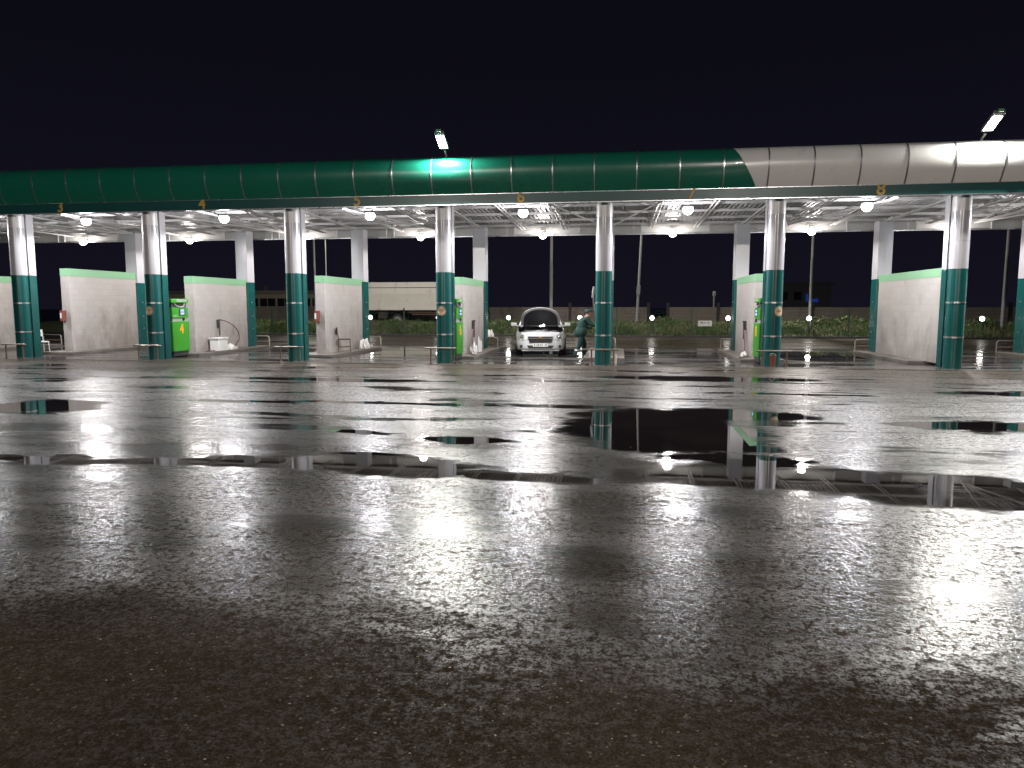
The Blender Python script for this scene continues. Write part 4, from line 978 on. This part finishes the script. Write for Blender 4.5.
# ================================================================== the man
def person(loc, rz):
    P = {  # joint: (x, y, z, radius)   facing -y locally, slightly bent over
     'pelvis': (0, 0.03, 0.86, 0.150), 'waist': (0, 0.0, 1.00, 0.150), 'chest': (0, -0.07, 1.17, 0.175), 'upper': (0, -0.13, 1.30, 0.150), 'neck': (0, -0.18, 1.375, 0.062),
     'head0': (0, -0.215, 1.43, 0.075), 'head': (0, -0.235, 1.50, 0.100), 'crown': (0, -0.225, 1.575, 0.080),
     'hipL': (0.095, 0.03, 0.80, 0.115), 'kneeL': (0.13, -0.17, 0.46, 0.080), 'ankL': (0.14, -0.14, 0.10, 0.056), 'toeL': (0.16, -0.31, 0.045, 0.045),
     'hipR': (-0.095, 0.03, 0.80, 0.115), 'kneeR': (-0.13, 0.10, 0.46, 0.080), 'ankR': (-0.17, 0.30, 0.10, 0.056), 'toeR': (-0.19, 0.14, 0.045, 0.045),
     'shL': (0.175, -0.11, 1.27, 0.085), 'elL': (0.25, -0.18, 1.02, 0.062), 'wrL': (0.16, -0.40, 0.98, 0.040), 'haL': (0.13, -0.47, 0.98, 0.036),
     'shR': (-0.175, -0.11, 1.27, 0.085), 'elR': (-0.23, -0.26, 1.06, 0.062), 'wrR': (-0.13, -0.48, 1.09, 0.040), 'haR': (-0.10, -0.55, 1.10, 0.036)}
    E_ = [('pelvis', 'waist'), ('waist', 'chest'), ('chest', 'upper'), ('upper', 'neck'), ('neck', 'head0'), ('head0', 'head'), ('head', 'crown'),
          ('pelvis', 'hipL'), ('hipL', 'kneeL'), ('kneeL', 'ankL'), ('ankL', 'toeL'), ('pelvis', 'hipR'), ('hipR', 'kneeR'), ('kneeR', 'ankR'), ('ankR', 'toeR'),
          ('upper', 'shL'), ('shL', 'elL'), ('elL', 'wrL'), ('wrL', 'haL'), ('upper', 'shR'), ('shR', 'elR'), ('elR', 'wrR'), ('wrR', 'haR')]
    # fingers
    for s_, h in (('L', 'haL'), ('R', 'haR')):
        hx, hy, hz, _ = P[h]
        for i, (dx, ln_) in enumerate(((-0.027, 0.060), (-0.009, 0.070), (0.009, 0.068), (0.027, 0.052))):
            P[f'f{s_}{i}a'] = (hx+dx, hy-0.035, hz+0.005, 0.010); P[f'f{s_}{i}b'] = (hx+dx*1.05, hy-0.035-ln_*0.6, hz-0.010, 0.009); P[f'f{s_}{i}c'] = (hx+dx*1.05, hy-0.035-ln_*0.8, hz-0.040, 0.008)
            E_ += [(h, f'f{s_}{i}a'), (f'f{s_}{i}a', f'f{s_}{i}b'), (f'f{s_}{i}b', f'f{s_}{i}c')]
        q = -1 if s_ == 'L' else 1
        P[f't{s_}a'] = (hx+q*0.045, hy-0.01, hz+0.005, 0.011); P[f't{s_}b'] = (hx+q*0.055, hy-0.05, hz-0.01, 0.009)
        E_ += [(h, f't{s_}a'), (f't{s_}a', f't{s_}b')]
    names = list(P); idx = {n_: i for i, n_ in enumerate(names)}
    me = bpy.data.meshes.new('person'); me.from_pydata([P[n_][:3] for n_ in names], [(idx[a], idx[b]) for a, b in E_], [])
    o = bpy.data.objects.new('skeleton', me); col.objects.link(o)
    o.modifiers.new('skin', 'SKIN'); sk = me.skin_vertices[0].data
    for n_ in names:
        r = P[n_][3]; rx_, ry_ = (r, r)
        sk[idx[n_]].radius = (rx_, ry_); sk[idx[n_]].use_root = (n_ == 'pelvis')
    sb = o.modifiers.new('sub', 'SUBSURF'); sb.levels = 2; sb.render_levels = 2
    dg = bpy.context.evaluated_depsgraph_get(); ev = o.evaluated_get(dg); nm = bpy.data.meshes.new_from_object(ev)
    bpy.data.objects.remove(o)
    nm.name = 'person'; nm.materials.clear()
    for k in ('jacket', 'trousers', 'skin', 'shoe', 'reflective'): nm.materials.append(M[k])
    for p_ in nm.polygons:
        c = p_.center; p_.use_smooth = True; mi = 0
        hand = c.y < -0.42 and c.z < 1.25 and abs(c.x) < 0.3
        if c.z > 1.385 and c.y < -0.1 and abs(c.x) < 0.13: mi = 2
        elif hand: mi = 2
        elif c.z < 0.085: mi = 3
        elif 0.24 < c.z < 0.285: mi = 4
        elif c.z < 0.74: mi = 1
        p_.material_index = mi
    root = bpy.data.objects.new('person', nm); col.objects.link(root); root.location = loc; root.rotation_euler = (0, 0, rz)
    # jacket skirt and collar
    mb = MB(); rr = []
    for (z, a, b, yc) in ((1.02, 0.165, 0.145, 0.0), (0.88, 0.185, 0.165, 0.02), (0.72, 0.205, 0.180, 0.03)):
        rr.append([mb.bm.verts.new((a*(1+0.03*math.sin(j*1.9))*math.cos(2*math.pi*j/24), yc+b*(1+0.03*math.sin(j*2.7))*math.sin(2*math.pi*j/24), z)) for j in range(24)])
    for A, B in zip(rr[:-1], rr[1:]):
        for j in range(24): mb.bm.faces.new((A[j], A[(j+1) % 24], B[(j+1) % 24], B[j]))
    jk = mb.build('jacket', M['jacket'], root, auto=60); md = jk.modifiers.new('s', 'SOLIDIFY'); md.thickness = 0.012
    # head details
    mb = MB(); mb.sphere((0, -0.212, 1.525), 0.112, (0.95, 1.05, 0.85), 20); bmesh.ops.delete(mb.bm, geom=[v for v in mb.bm.verts if v.co.z < 1.49 or (v.co.y < -0.275 and v.co.z < 1.545)], context='VERTS'); hr = mb.build('hair', M['hair'], root)
    mb = MB(); mb.sphere((0, -0.218, 1.555), 0.118, (0.96, 1.06, 0.72), 20); bmesh.ops.delete(mb.bm, geom=[v for v in mb.bm.verts if v.co.z < 1.545], context='VERTS')
    mb.box((0, -0.365, 1.545), (0.15, 0.11, 0.012), rot=Matrix.Rotation(0.2, 3, 'X'), bevel=0.004); mb.build('cap', M['cap'], root)
    mb = MB(); mb.poly_prism([(-0.335, 1.515), (-0.362, 1.478), (-0.330, 1.470)], 'X', -0.014, 0.014); mb.build('nose', M['skin'], root)
    for sg in (-1, 1):
        mb = MB(); mb.sphere((sg*0.032, -0.322, 1.512), 0.011, seg=8); mb.build('eye', M['car_black'], root)
        mb = MB(); mb.sphere((sg*0.098, -0.225, 1.50), 0.026, (0.4, 0.8, 1.2), 10); mb.build('ear', M['skin'], root)
    mb = MB(); mb.box((0, -0.322, 1.448), (0.045, 0.01, 0.008)); mb.build('mouth', M['red_box'], root)
    return root
pr = person((-1.25, 24.2, 0.004), R(118)); pr.scale = (1.15, 1.12, 0.98)
tag(pr, 'person in dark green work clothes and cap bending forward beside the white car', 'person')
# loose stones and bits of litter on the near asphalt
st_rnd = random.Random(21)
verts = []; faces = []
for _ in range(500):
    y = st_rnd.uniform(1.9, 9.0); x = st_rnd.uniform(-0.85, 0.62)*y; s_ = st_rnd.uniform(0.002, 0.006)*(1.0 if st_rnd.random() < 0.96 else 1.8)
    b = len(verts); a = st_rnd.uniform(0, 3)
    for j in range(5):
        q = a + j*2*math.pi/5; rr_ = s_*st_rnd.uniform(0.6, 1.2); verts.append((x+rr_*math.cos(q)*1.3, y+rr_*math.sin(q), 0.0005))
    verts.append((x, y, s_*0.7)); faces += [(b+j, b+(j+1) % 5, b+5) for j in range(5)]
me = bpy.data.meshes.new('gravel'); me.from_pydata(verts, [], faces); M['grit'] = mat('pale_grit', (0.24, 0.20, 0.15), 0.5, var=0.4, scale=3); me.materials.append(M['grit'])
o = bpy.data.objects.new('gravel', me); col.objects.link(o); tag(o, 'fine pale grit scattered over the near wet asphalt', 'gravel', kind='stuff')
